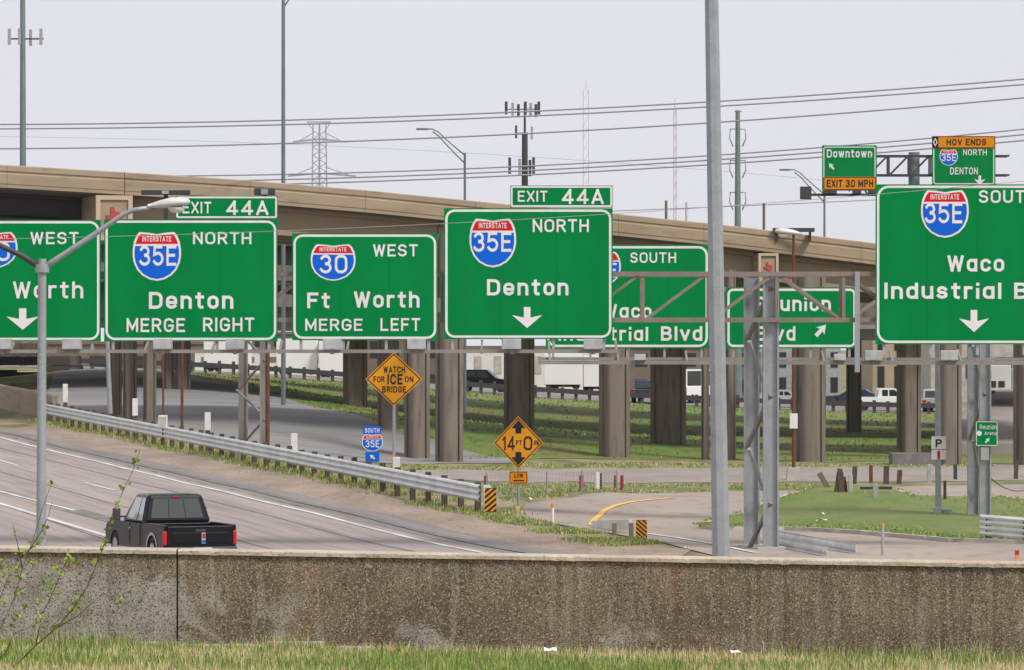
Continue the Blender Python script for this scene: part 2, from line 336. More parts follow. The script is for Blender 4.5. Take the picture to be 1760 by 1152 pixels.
def wall_material():
    m = bpy.data.materials.new('old_wall'); m.use_nodes = True; MATS['old_wall'] = m
    N, L = m.node_tree.nodes, m.node_tree.links; b = N['Principled BSDF']; b.inputs['Roughness'].default_value = .95
    b.inputs['Specular IOR Level'].default_value = .15
    g = N.new('ShaderNodeNewGeometry')
    def ns(sc, st=(1, 1, 1), det=5, dist=0, off=(0, 0, 0)):
        mp = N.new('ShaderNodeMapping'); mp.inputs['Scale'].default_value = st; mp.inputs['Location'].default_value = off
        L.new(g.outputs['Position'], mp.inputs[0])
        n = N.new('ShaderNodeTexNoise'); n.inputs['Scale'].default_value = sc; n.inputs['Detail'].default_value = det
        n.inputs['Distortion'].default_value = dist; L.new(mp.outputs[0], n.inputs[0]); return n.outputs['Fac']
    def rg(s, a, c, o0=0.0, o1=1.0):
        r = N.new('ShaderNodeMapRange'); r.inputs[1].default_value = a; r.inputs[2].default_value = c; r.inputs[3].default_value = o0; r.inputs[4].default_value = o1
        L.new(s, r.inputs[0]); return r.outputs[0]
    def mx(f, a, c, mode='MIX'):
        x = N.new('ShaderNodeMix'); x.data_type = 'RGBA'; x.blend_type = mode; L.new(f, x.inputs[0])
        for i, v in ((6, a), (7, c)):
            if isinstance(v, tuple): x.inputs[i].default_value = (*v, 1)
            else: L.new(v, x.inputs[i])
        return x.outputs[2]
    def mul(a, c):
        x = N.new('ShaderNodeMath'); x.operation = 'MULTIPLY'; L.new(a, x.inputs[0])
        if isinstance(c, float): x.inputs[1].default_value = c
        else: L.new(c, x.inputs[1])
        return x.outputs[0]
    col = mx(rg(ns(1.1, (1, 1, 1.3)), .38, .62), (.24, .186, .126), (.145, .112, .077))
    col = mx(mul(rg(ns(9, (1.6, 1, .12)), .54, .68), .5), col, (.35, .315, .265))            # vertical weather streaks
    col = mx(mul(rg(ns(4, (1.8, 1, .16), off=(7, 0, 3)), .52, .68), .5), col, (.06, .045, .031))
    # bare grey concrete where the grime has scaled off: lobed patches, more of them at the left
    sep = N.new('ShaderNodeSeparateXYZ'); L.new(g.outputs['Position'], sep.inputs[0])
    left = rg(sep.outputs['X'], -1.0, -4.4); left2 = rg(sep.outputs['X'], 3.0, -3.2, 0.0, 0.35)
    add = N.new('ShaderNodeMath'); add.operation = 'MAXIMUM'; L.new(left, add.inputs[0]); L.new(left2, add.inputs[1])
    zlow = rg(sep.outputs['Z'], 3.95, 3.55)
    pn = ns(1.05, (1, 1, 1.1), 4, .6, (3.2, 0, 1.4))
    tot = N.new('ShaderNodeMath'); tot.operation = 'MULTIPLY_ADD'; L.new(mul(add.outputs[0], zlow), tot.inputs[0]); tot.inputs[1].default_value = .37; L.new(pn, tot.inputs[2])
    col = mx(mul(rg(tot.outputs[0], .66, .72), .92), col, mx(rg(ns(3.5), .35, .65), (.41, .385, .33), (.25, .225, .185)))
    col = mx(mul(rg(ns(2.2, (1, 1, .6), off=(11, 2, 0)), .64, .72), .55), col, (.2, .075, .025))   # rust stains
    col = mx(rg(ns(62, det=4), .51, .6, 0, .8), col, (.045, .035, .025))                       # exposed dark and pale aggregate
    col = mx(rg(ns(70, det=4, off=(5, 5, 5)), .57, .64, 0, .85), col, (.45, .39, .31))
    L.new(col, b.inputs['Base Color'])
    bp = N.new('ShaderNodeBump'); bp.inputs['Strength'].default_value = .45; bp.inputs['Distance'].default_value = .012
    L.new(ns(32, det=4), bp.inputs['Height']); L.new(bp.outputs[0], b.inputs['Normal'])
wall_material()

# ---------------------------------------------------------------- terrain
def z_of(x, y, D): return EYE - (y - HOR) * D / FOC
def X_of(x, D): return (x - CX) * D / FOC
CP = []
_ap = (-.30986, -1.9 + .30986 * 119)
A_PATH = [(float(np.polyval(_ap, d)), float(d)) for d in (60, 80, 100, 119, 136, 154, 172, 190, 215, 240, 265, 290)]
def a_z(D): return .0218 * (D - 119) if D > 119 else 0.0
for D in range(108, 286, 11):
    for off in (1.5, -6.5, -15, -24): CP.append((-1.9 - .30986 * (D - 119) + .955 * off, D + .296 * off, a_z(D)))
for X in (-45, -15, 0, 15, 45): CP.append((X, 66, 0.0))
for X in (-40, 14, 40): CP.append((X, 100, 0.0))
for p in [(-.96, 135, .32), (-6.9, 155, .8), (-12.8, 175, 1.2), (-18.7, 195, 1.6), (-24.6, 215, 2.0), (-38, 255, 2.8)]: CP.append(p)
for X, D in [(6.8, 117), (15.7, 133), (4, 140), (10, 152), (20, 152), (3, 165), (12, 179), (24, 175), (-2.9, 206), (2, 190), (6.7, 212), (15.3, 206), (24, 206), (40, 140), (42, 190), (35, 215)]: CP.append((X, D, 0.0))
for x, y, D in [(890, 882, 138), (672, 837, 150), (641, 815, 160), (340, 648, 260), (650, 725, 222), (850, 785, 205), (600, 790, 195), (300, 705, 225), (150, 636, 262),
                (350, 641, 320), (950, 685, 320), (1520, 709, 320), (1900, 715, 320), (-100, 630, 320), (1000, 740, 255), (560, 680, 262), (1550, 762, 245), (1300, 735, 262), (1750, 780, 230)]:
    CP.append((X_of(x, D), D, z_of(x, y, D)))
CP = np.array(CP); SCL = 100.0
def _k(r2): return np.where(r2 > 1e-12, .5 * r2 * np.log(np.maximum(r2, 1e-12)), 0.0)
_p = CP[:, :2] / SCL; _n = len(_p)
_K = _k(((_p[:, None] - _p[None]) ** 2).sum(-1)) + np.eye(_n) * 3e-4
_Q = np.c_[np.ones(_n), _p]
_W = np.linalg.solve(np.block([[_K, _Q], [_Q.T, np.zeros((3, 3))]]), np.r_[CP[:, 2], 0, 0, 0])
def wall_base(X): return z_of(0, 1108, 40) - .0172 * X - .09
def smooth(a, b, t):
    u = np.clip((t - a) / (b - a), 0, 1); return u * u * (3 - 2 * u)
def T(X, D):
    X = np.asarray(X, float); D = np.asarray(D, float); sh = np.broadcast(X, D).shape
    X = np.broadcast_to(X, sh).ravel(); D = np.broadcast_to(D, sh).ravel()
    q = np.c_[np.clip(X, -62, 50), np.clip(D, 62, 345)] / SCL
    out = np.empty(len(q))
    for i in range(0, len(q), 20000):
        s = q[i:i + 20000]; out[i:i + 20000] = _k(((s[:, None] - _p[None]) ** 2).sum(-1)) @ _W[:_n] + _W[_n] + s @ _W[_n + 1:]
    far = smooth(350, 520, D); out = out * (1 - far) + (-.5) * far
    out = out + .42 * np.exp(-((X - 13.5) / 5.0) ** 4 - ((D - 152) / 9.0) ** 4)      # low mound of the grass island
    Xc = np.clip(X, -30, 30)
    near = wall_base(Xc) + .028 * np.clip(40 - D, -2, 60)
    w = smooth(41.5, 66, D); out = near * (1 - w) + out * w
    return out.reshape(sh)
def Tz(X, D): return float(T(X, D))
_DS = np.arange(90, 420, .4)
def G(x, y, lift=0.0):          # where the sight line through a photo pixel meets the ground
    z = EYE - (y - HOR) * _DS / FOC; t = T((x - CX) * _DS / FOC, _DS)
    i = int(np.argmax(z <= t)); D = _DS[i]
    if i > 0:
        a, b = z[i - 1] - t[i - 1], t[i] - z[i]; D = _DS[i - 1] + .4 * a / max(a + b, 1e-9)
    return Vector(((x - CX) * D / FOC, D, Tz((x - CX) * D / FOC, D) + lift))

def grid_axis(segs):
    a = []
    for s, e, st in segs: a.extend(np.arange(s, e, st))
    a.append(segs[-1][1]); return np.array(a)
gx = grid_axis([(-3000, -300, 450), (-300, -65, 47), (-65, 65, 2.5), (65, 300, 47), (300, 3000, 450)])
gy = grid_axis([(-60, 0, 12), (0, 42, 1.5), (42, 68, 1.625), (68, 100, 4), (100, 360, 2.5), (360, 600, 24), (600, 7000, 800)])
GXX, GYY = np.meshgrid(gx, gy); GZ = T(GXX, GYY)
nx, ny = len(gx), len(gy)
def surf(name, verts, faces, material, kind='structure', smoothf=True):
    me = bpy.data.meshes.new(name); me.from_pydata([tuple(v) for v in verts], [], faces); me.materials.append(MATS[material])
    me.polygons.foreach_set('use_smooth', [smoothf] * len(me.polygons)); me.update()
    o = bpy.data.objects.new(name, me); COL.objects.link(o); o['kind'] = kind; return o
surf('ground', np.c_[GXX.ravel(), GYY.ravel(), GZ.ravel()], [(j * nx + i, j * nx + i + 1, (j + 1) * nx + i + 1, (j + 1) * nx + i) for j in range(ny - 1) for i in range(nx - 1)], 'ground_grass')

def resample(pts, n):
    p = np.array([(q[0], q[1]) for q in pts], float); d = np.r_[0, np.cumsum(np.hypot(*np.diff(p, axis=0).T))]
    t = np.linspace(0, d[-1], n); return np.c_[np.interp(t, d, p[:, 0]), np.interp(t, d, p[:, 1])]
def path_len(pts):
    p = np.array([(q[0], q[1]) for q in pts], float); return float(np.hypot(*np.diff(p, axis=0).T).sum())
def offset(pts, d, n=60):       # polyline shifted sideways: + to the right of travel away from the camera
    p = resample(pts, n); t = np.gradient(p, axis=0); t /= np.linalg.norm(t, axis=1)[:, None]
    return p + np.c_[t[:, 1], -t[:, 0]] * d
def sheet(name, ea, eb, lift, material, step=1.6, kind='structure', jitter=0.0, seed=1, bulge=0.0):
    L = max(path_len(ea), path_len(eb)); n = max(2, int(L / step) + 1)
    a, b = resample(ea, n), resample(eb, n); wid = np.hypot(*(a - b).T).max(); m = max(2, int(wid / step) + 1)
    if jitter:
        r = np.random.RandomState(seed); d = b - a; d /= np.maximum(np.linalg.norm(d, axis=1), 1e-6)[:, None]
        a = a + d * (r.rand(n, 1) - .5) * 2 * jitter; b = b + d * (r.rand(n, 1) - .5) * 2 * jitter
    u = np.linspace(0, 1, m)[None, :, None]; q = a[:, None] * (1 - u) + b[:, None] * u
    z = T(q[..., 0], q[..., 1]) + lift
    if bulge:
        v = np.linspace(0, 1, n)[:, None]; z = z + bulge * np.minimum(1, 6 * u[..., 0] * (1 - u[..., 0])) * np.minimum(1, 8 * v * (1 - v))
    return surf(name, np.c_[q.reshape(-1, 2), z.ravel()], [(i * m + j, i * m + j + 1, (i + 1) * m + j + 1, (i + 1) * m + j) for i in range(n - 1) for j in range(m - 1)], material, kind)
def gp(*pts): return [tuple(G(x, y)[:2]) for x, y in pts]

RAIL = [(-.96, 135), (-24.6, 215)]
AP = resample(A_PATH, 80)
sheet('highway', offset(A_PATH, .5), offset(A_PATH, -22), .04, 'concrete_road', 2.0)
sheet('highway_shoulder', offset(A_PATH, .5), offset(A_PATH, 2.3), .03, 'asphalt_shoulder', 1.2, jitter=.15)
# worn gravel verge from the shoulder to the foot of the guardrail
verge_a = [tuple(p) for p in offset(A_PATH, 2.2) if 104 < p[1] < 205]
verge_b = gp((1190, 945)) + gp((1040, 940), (940, 915), (850, 895), (760, 872), (600, 836), (400, 792), (200, 746), (110, 722)) + [(-24.5, 204)]
sheet('gravel_verge', verge_a, [tuple(p) for p in resample(verge_b, 60)], .02, 'gravel_dirt', 1.2, jitter=.35, seed=3)
svc_top = gp((120, 634), (240, 640), (340, 650), (480, 680), (650, 727), (760, 760), (850, 786), (880, 792))
svc_bot = gp((60, 716), (200, 735), (330, 752), (450, 775), (560, 793), (660, 797), (760, 797), (880, 797))
sheet('service_road', svc_top, svc_bot, .03, 'service_asphalt', 2.0)
sheet('grass_embankment', gp((120, 630), (350, 643), (560, 660), (800, 675), (1000, 690), (1300, 702), (1520, 711), (1800, 717)), svc_top + gp((900, 789), (1000, 789), (1150, 788), (1400, 792), (1640, 797), (1800, 797)), .015, 'embankment_grass', 2.2, jitter=.3, seed=5)
far_edge = [(-62, 318), (-24, 320), (3, 320), (30, 320), (60, 320)]
sheet('far_road', far_edge, [(x, 348) for x, _ in far_edge], .03, 'asphalt_shoulder', 3)
sheet('side_lane', gp((690, 812), (850, 806), (1000, 805), (1240, 804), (1420, 801), (1800, 798)), gp((690, 826), (850, 828), (1000, 829), (1240, 831), (1420, 829), (1800, 827)), .02, 'pale_lane', 1.6, jitter=.6, seed=9)
ramp_top = gp((884, 884), (905, 867), (980, 858), (1090, 849), (1240, 846), (1420, 843), (1560, 837), (1800, 833))
ramp_bot = gp((890, 889), (960, 903), (1050, 918), (1140, 934)) + [(6.0, 112), (10, 100), (22, 98), (40, 98)]
sheet('ramp_road', ramp_top, ramp_bot, .03, 'ramp_concrete', 1.5)
isl_top = gp((1206, 908), (1240, 899), (1300, 876), (1380, 851), (1432, 843), (1530, 846), (1565, 858), (1660, 860), (1800, 863))
isl_bot = gp((1208, 911), (1250, 914), (1340, 913), (1400, 915), (1480, 920), (1560, 927), (1640, 934), (1720, 935), (1800, 938))
sheet('grass_island', isl_top, isl_bot, .13, 'island_grass', .8, bulge=.10)
def ribbon(name, pts, w, lift, material, step=1.0, side=0.0):
    p = [tuple(q[:2]) for q in pts]; n = max(3, int(path_len(p) / step)); return sheet(name, offset(p, side - w / 2, n), offset(p, side + w / 2, n), lift, material, step)
def kerb(name, pts, w, h):
    p = resample(pts, max(4, int(path_len(pts) / 1.0))); mb = MB(); nn = len(p)
    t = np.gradient(p, axis=0); t /= np.linalg.norm(t, axis=1)[:, None]; nr = np.c_[t[:, 1], -t[:, 0]] * (w / 2)
    z = T(p[:, 0], p[:, 1]); vs = []
    for i in range(nn):
        for sx, dz in ((-1, 0), (-1, h), (1, h), (1, 0)): vs.append((p[i, 0] + nr[i, 0] * sx, p[i, 1] + nr[i, 1] * sx, z[i] + dz))
    fs = [(4 * i + k, 4 * i + k + 1, 4 * i + k + 5, 4 * i + k + 4) for i in range(nn - 1) for k in range(3)]
    mb.add(vs, fs); o = mb.build(name, 'kerb_concrete'); o['kind'] = 'structure'; return o
kerb('island_kerb', isl_top, .16, .16); kerb('island_kerb', isl_bot, .2, .15)

# painted markings
def mark(name, pts, w, material='paint_white', lift=.055): return ribbon(name, pts, w, lift, material, .9)
apv = [tuple(p) for p in AP if 85 < p[1] < 292]
mark('edge_line', apv, .2)
mark('lane_dash', gp((-22, 787), (33, 803)), .17); mark('lane_dash', gp((145, 832), (197, 845)), .17); mark('lane_dash', gp((-130, 760), (-95, 768)), .17)
mark('lane_line', gp((-60, 832), (0, 847), (128, 880)), .17)
mark('gore_line', gp((-60, 850), (0, 868), (90, 896), (180, 923), (300, 960), (420, 995)), .22)
ribbon('tar_patch', gp((126, 879), (200, 899), (290, 922)), .75, .05, 'tar', .8)
for _o, _w in ((-1.7, .06), (-5.3, .07), (-9.1, .06), (-12.6, .08)): ribbon('crack_seam', [tuple(p) for p in offset(A_PATH, _o) if 100 < p[1] < 230], _w, .05, 'tar', .8)
ribbon('tar_seam', [tuple(p) for p in offset(A_PATH, 1.25) if 100 < p[1] < 230], .35, .05, 'tar', .8)
mark('ramp_edge_line', gp((1100, 918), (1160, 926), (1230, 938), (1300, 953)), .18, lift=.05)
mark('yellow_curve', gp((1016, 905), (1024, 893), (1036, 881), (1056, 871), (1090, 864), (1160, 858)), .2, 'paint_yellow', lift=.05)
# ---------------------------------------------------------------- front overpass
def BD(x): return 214.8 / (1 - .2815 * (x - CX) / FOC)
TOPY = ([-200, 0, 215, 430, 630, 860, 1055, 1240, 1505, 1760, 2100], [273, 283, 296, 310, 327, 350, 367, 386, 418, 452, 500])
def top_pt(x): return P(x, float(np.interp(x, *TOPY)), BD(x))
ALONG = (top_pt(1500) - top_pt(0)); ALONG.z = 0; ALONG.normalize()
BACK = Vector((-ALONG.y, ALONG.x, 0))
def swept(mb, x0, x1, section, step=45, m=0, caps=True):     # section: (depth behind the face, height below the rail top)
    n = max(2, int((x1 - x0) / step) + 1); xs = np.linspace(x0, x1, n); k = len(section); vs = []
    for x in xs:
        t = top_pt(x)
        for d, h in section: vs.append(t + BACK * d + Vector((0, 0, -h)))
    fs = [(i * k + j, i * k + (j + 1) % k, (i + 1) * k + (j + 1) % k, (i + 1) * k + j) for i in range(n - 1) for j in range(k)]
    if caps: fs += [tuple(range(k))[::-1], tuple(range((n - 1) * k, n * k))]
    mb.add(vs, fs, m); return mb
bp0 = top_pt(700); over = thing('overpass', 'long tan concrete overpass sloping down to the right behind the big green signs', 'overpass', (bp0.x, bp0.y, 0))
PAR = [(.06, 0), (.0, .05), (0, .30), (.05, .36), (.05, .42), (.0, .47), (0, .95), (.03, 1.0), (.03, 1.16), (.45, 1.16), (.45, .9), (.3, .3), (.26, 0)]
joints = [-200, 12, 214, 430, 628, 817, 1063, 1210, 1362, 1480, 1640, 1800, 2000]
for a, b in zip(joints[:-1], joints[1:]):
    g = 1.0 if a in (214, 1362) else .25
    swept(MB(), a + g, b - .25, PAR).build('parapet_panel', 'bridge_tan', over)
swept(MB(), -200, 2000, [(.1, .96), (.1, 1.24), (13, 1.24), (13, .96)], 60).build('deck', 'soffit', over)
swept(MB(), -200, 2000, [(12.7, 0), (12.7, .97), (13.1, .97), (13.1, 0)], 60).build('rear_parapet', 'bridge_tan', over)
I_SEC = lambda d: [(d - .3, 1.22), (d - .3, 1.42), (d, 1.5), (d, 2.38), (d - .32, 2.5), (d - .32, 2.68), (d + .62, 2.68), (d + .62, 2.5), (d + .3, 2.38), (d + .3, 1.5), (d + .6, 1.42), (d + .6, 1.22)]
for a, b in [(228, 760), (762, 1304), (1338, 2000)]:
    for d in (1.0, 4.2, 7.6, 11.2): swept(MB(), a, b, I_SEC(d), 60).build('girder', 'girder_tan', over)
for d in (4.4, 7.4, 11.0): swept(MB(), -200, 164, I_SEC(d), 60).build('girder', 'steel_and_shade_dark', over)  # left-span girders coloured near black in place of the shade under the deck
TEXAS = [(.30, 1.0), (.52, 1.0), (.52, .78), (.66, .72), (.86, .68), (.95, .62), (.97, .40), (.90, .28), (.70, .14), (.64, -.02), (.52, .06), (.44, .24), (.34, .30), (.22, .22), (.02, .48), (0, .52), (.30, .52)]
def bent_cap(x0, x1, h):
    t0, t1 = top_pt(x0), top_pt(x1); mid = (t0 + t1) / 2; w = (t1 - t0).length; z1 = min(t0.z, t1.z) - 1.18
    mb = MB(); c = mid + BACK * 6.6; mb.obox((c.x, c.y, z1 - h / 2), ALONG * (w / 2), BACK * 6.5, (0, 0, h / 2)); cap = mb.build('bent_cap', 'bridge_tan', over)
    o = Vector((t0.x, t0.y, z1 - h)) + BACK * .1; f = .12 * w; fr = MB()
    for u0, u1, v0, v1 in ((0, w, h - f, h), (0, w, 0, f), (0, f, f, h - f), (w - f, w, f, h - f)):
        fr.obox(o + ALONG * ((u0 + u1) / 2) + Vector((0, 0, (v0 + v1) / 2)) - BACK * .04, ALONG * ((u1 - u0) / 2), BACK * .06, (0, 0, (v1 - v0) / 2))
    fr.build('raised_frame', 'frame_tan', cap)
    e = .46 * w; mb = MB(); mb.prism([(u * e, v * e) for u, v in TEXAS], o + ALONG * (w * .27) + Vector((0, 0, h * .36)) - BACK * .05, ALONG, (0, 0, 1), BACK * .1)
    mb.build('state_emblem', 'emblem_red', cap)['label'] = 'red state-shaped emblem on the cap end'
bent_cap(165, 228, 2.3); bent_cap(1304, 1338, 1.55)

# rear overpasses, in the shade of the first
def rear_deck(label, RD, ys, girder_depth, gm):
    xs0 = [-300, 0, 600, 1200, 1760, 2100]
    top = lambda x: P(x, float(np.interp(x, xs0, ys)), RD)
    root = thing('rear_overpass', label, 'overpass', (0, RD, 0)); xs = np.linspace(-300, 2100, 30)
    def rs(section, name, m):
        mb = MB(); k = len(section); vs = [top(x) + Vector((0, d, -h)) for x in xs for d, h in section]
        mb.add(vs, [(i * k + j, i * k + (j + 1) % k, (i + 1) * k + (j + 1) % k, (i + 1) * k + j) for i in range(29) for j in range(k)] + [tuple(range(k)), tuple(range(29 * k, 30 * k))]); mb.build(name, m, root)
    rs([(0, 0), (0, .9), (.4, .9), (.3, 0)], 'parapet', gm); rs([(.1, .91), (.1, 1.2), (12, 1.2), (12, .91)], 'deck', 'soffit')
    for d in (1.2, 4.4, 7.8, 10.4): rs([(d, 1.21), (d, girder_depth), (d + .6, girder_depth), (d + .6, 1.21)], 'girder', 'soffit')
    return root, top
RD = 247.0
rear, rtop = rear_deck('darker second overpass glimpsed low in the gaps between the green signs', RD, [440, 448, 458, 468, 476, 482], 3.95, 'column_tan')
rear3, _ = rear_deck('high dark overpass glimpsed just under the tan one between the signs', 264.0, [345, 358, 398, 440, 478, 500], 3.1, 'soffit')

def column(x0, x1, yb, group_rear=False, D=None):
    xc = (x0 + x1) / 2
    g = G(xc, yb) if D is None else Vector((X_of(xc, D), D, Tz(X_of(xc, D), D)))
    D = g.y; w = (x1 - x0) / S(D) / 1.14; d = .75 * w; a = math.radians(37)
    front = D < 236
    own = over if front else rear
    if front:
        # height of the deck above this spot
        k = (g - top_pt(0)); k.z = 0; s = k.dot(ALONG); xx = np.interp(s, [0, (top_pt(1500) - top_pt(0)).dot(ALONG)], [0, 1500]); zt = top_pt(xx).z - 2.66
    else: zt = rtop(xc).z - 3.96
    au = Vector((math.cos(a), math.sin(a), 0)); av = Vector((-math.sin(a), math.cos(a), 0))
    c = g - au * (w / 2 * 0 + w / 2) - av * (0)
    e = .16 * w; poly = [(.64 * w, 0), (.65 * w, .1), (.73 * w, .1), (.74 * w, 0)] + arc(w - e, e, e, e, -90, 0, 4) + arc(w - e, d - e, e, e, 0, 90, 4) + arc(e, d - e, e, e, 90, 180, 4) + [(0, d * .62), (.08, d * .6), (.08, d * .42), (0, d * .4)] + arc(e, e, e, e, 180, 270, 4)
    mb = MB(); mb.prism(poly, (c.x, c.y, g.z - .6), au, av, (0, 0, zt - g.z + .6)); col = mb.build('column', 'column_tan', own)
    return g, w, zt
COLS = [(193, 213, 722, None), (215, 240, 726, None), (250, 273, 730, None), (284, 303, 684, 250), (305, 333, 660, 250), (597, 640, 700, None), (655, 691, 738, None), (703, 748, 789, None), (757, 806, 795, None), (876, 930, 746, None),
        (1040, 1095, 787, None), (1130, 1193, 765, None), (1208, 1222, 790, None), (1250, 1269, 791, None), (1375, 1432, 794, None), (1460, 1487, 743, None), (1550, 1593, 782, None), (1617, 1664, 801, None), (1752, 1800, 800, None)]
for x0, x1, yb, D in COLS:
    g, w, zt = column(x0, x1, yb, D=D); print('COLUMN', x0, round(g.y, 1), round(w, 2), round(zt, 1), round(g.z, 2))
# crossbeams that tie neighbouring columns under the decks
for x0, x1, D, z0, z1 in [(640, 820, 214, 8.5, 9.8), (1030, 1215, 216, 7.6, 8.9), (1370, 1680, 216, 6.9, 8.2), (590, 950, 249, 6.9, 7.9), (1440, 1500, 252, 6.3, 7.6)]:
    mb = MB(); mb.box(X_of(x0, D), X_of(x1, D), D + .2, D + 1.5, z0, z1); mb.build('cross_beam', 'column_tan', over if D < 230 else rear)
f0 = G(1568, 801); mb = MB(); mb.box(f0.x - 1.0, f0.x + 1.05, f0.y - .3, f0.y + 1.6, f0.z - .3, f0.z + .62); mb.build('column_footing', 'asphalt_shoulder', over)

# ---------------------------------------------------------------- low concrete wall in front
WD = 40.0
def wt(x): return z_of(0, 940 + .0158 * x, WD)
wall = thing('retaining_wall', 'low weathered brown concrete wall across the foreground above the grass', 'wall', (0, WD, wall_base(0)))
def wall_panel(xa, xb):
    n = max(2, int((xb - xa) / 9)); xs = np.linspace(xa, xb, n); mb = MB(); r = random.Random(int(xa) + 3000)
    sec = lambda x: [(-.02, wall_base(X_of(x, WD)) - .4), (-.02, wt(x) - .05), (-.05, wt(x) - .045), (-.05, wt(x) - .01), (-.04, wt(x)), (.26, wt(x) + .004), (.28, wt(x) - .02), (.28, 0.0)]
    k = 8; vs = []
    for x in xs:
        ch = r.random() < .07
        for d, z in sec(x):
            tp = z > wt(x) - .06 and d < .2; vs.append((X_of(x, WD), WD + d + (r.uniform(-.003, .003) + (.012 if ch and d < 0 else 0) if tp else 0), z + (r.uniform(-.002, .002) - (.007 if ch and d < 0 else 0) if tp else 0)))
    mb.add(vs, [(i * k + j, (i + 1) * k + j, (i + 1) * k + (j + 1) % k, i * k + (j + 1) % k) for i in range(n - 1) for j in range(k)])
    mb.add(vs, [tuple(range(k)), tuple(range((n - 1) * k, n * k))[::-1]])
    mb.m = [1 if (abs(mb.v[f[0]][2] - wt(0)) < .35 and mb.v[f[0]][2] > 3.5 and len(f) == 4 and min(mb.v[i][2] for i in f) > wt(880) - .25) else 0 for f in mb.f]
    return mb.build('wall_panel', ['old_wall', 'wall_cap'], wall)
mat('wall_cap', (.52, .45, .36), (.4, .33, .25), 2.0, .95, c3=(.2, .15, .1), scale3=24, amt3=.6, bump=.4, bscale=30)
wall_panel(-2400, 303.5); wall_panel(306.5, 4400)
mb = MB(); mb.box(X_of(302.5, WD), X_of(307.5, WD), WD + .03, WD + .2, wall_base(-3.2) - .3, wt(305) - .04); mb.build('joint_filler', 'joint_dark', wall)
# scaled ledge of broken concrete along the foot
for xa, xb, h in [(310, 452, .05), (455, 557, .09), (560, 640, .05), (240, 275, .06)]:
    mb = MB(); X0, X1 = X_of(xa, WD - .1), X_of(xb, WD - .1); b = wall_base((X0 + X1) / 2)
    mb.box(X0, X1, WD - .14, WD - .022, b - .1, b + h); mb.build('broken_ledge', 'kerb_concrete', wall, bevel=.012)

# ---------------------------------------------------------------- guide signs
def rr(x0, y0, x1, y1, r, n=5):    # rounded rectangle, pixels
    out = []
    for cx, cy, a in ((x1 - r, y0 + r, -90), (x1 - r, y1 - r, 0), (x0 + r, y1 - r, 90), (x0 + r, y0 + r, 180)):
        for i in range(n + 1):
            t = math.radians(a + 90 * i / n); out.append((cx + r * math.cos(t), cy + r * math.sin(t)))
    return out
def ring(mb, outer, inner, D, m=0):
    n = len(outer); mb.add([P(x, y, D) for x, y in outer] + [P(x, y, D) for x, y in inner], [(i, (i + 1) % n, n + (i + 1) % n, n + i) for i in range(n)], m)
def slab(mb, pts, D, thick, m=0):  # flat plate cut to an outline, its face at depth D
    mb.prism([(p.x, p.z) for p in (P(x, y, D) for x, y in pts)], (0, D, 0), (1, 0, 0), (0, 0, 1), (0, thick, 0), m)
def word(s, box, D, parent, m='white_sheet', bold=.16, name='lettering'):
    mb = MB(); text_into(mb, s, *box, D, 0, bold); return mb.build(name, m, parent)
def down_arrow(x0, y0, x1, y1):
    w, h = x1 - x0, y1 - y0; c = (x0 + x1) / 2
    return [(c - .11 * w, y0), (c + .11 * w, y0), (c + .11 * w, y0 + .5 * h), (x1, y0 + .38 * h), (c, y1), (x0, y0 + .38 * h), (c - .11 * w, y0 + .5 * h)]
def slant_arrow(cx, cy, L, ang):
    base = [(-.16, .62), (.16, .62), (.16, -.05), (.46, .1), (0, -.62), (-.46, .1), (-.16, -.05)]
    c, s = math.cos(ang), math.sin(ang); return [(cx + L * (u * c - v * s), cy + L * (u * s + v * c)) for u, v in base]
def shield_outline(x0, y0, x1, y1, k=1.0):
    w, h = (x1 - x0) / 2, (y1 - y0); cx = (x0 + x1) / 2; half = [(.0, .045), (.35, .015), (.72, .0), (.84, .07), (.95, .2), (1.0, .36), (1.0, .5), (.95, .63), (.82, .77), (.6, .89), (.3, .97), (0, 1.0)]
    pts = [(cx + u * w, y0 + v * h) for u, v in half] + [(cx - u * w, y0 + v * h) for u, v in half[-2:0:-1]]
    cy = (y0 + y1) / 2; return [(cx + (x - cx) * k, cy + (y - cy) * k) for x, y in pts]
def clip_y(pts, y, keep_above):
    out = []; n = len(pts)
    for i in range(n):
        a, b = pts[i], pts[(i + 1) % n]; ia, ib = (a[1] <= y) == keep_above, (b[1] <= y) == keep_above
        if ia: out.append(a)
        if ia != ib: t = (y - a[1]) / (b[1] - a[1]); out.append((a[0] + (b[0] - a[0]) * t, y))
    return out
def shield(x0, y0, x1, y1, num, nbox, D, parent, small=False):
    mb = MB(); slab(mb, shield_outline(x0, y0, x1, y1), D, .012); sh = mb.build('route_shield', 'white_sheet', parent)
    inn = shield_outline(x0, y0, x1, y1, .92); yb = y0 + .255 * (y1 - y0)
    def fan(pts, name, m):
        mb = MB(); c = (sum(p[0] for p in pts) / len(pts), sum(p[1] for p in pts) / len(pts))
        mb.flat([P(x, y, D - .004) for x, y in pts]); return mb.build(name, m, sh)
    fan(clip_y(inn, yb - .012 * (y1 - y0), True), 'red_field', 'shield_red'); fan(clip_y(inn, yb + .03 * (y1 - y0), False), 'blue_field', 'shield_blue')
    word(num, nbox, D - .007, sh, bold=.15, name='route_number')
    cx = (x0 + x1) / 2; w = (x1 - x0)
    word('INTERSTATE', (cx - .3 * w, y0 + .085 * (y1 - y0), cx + .3 * w, y0 + .195 * (y1 - y0)), D - .007, sh, bold=.17, name='small_lettering')
    return sh
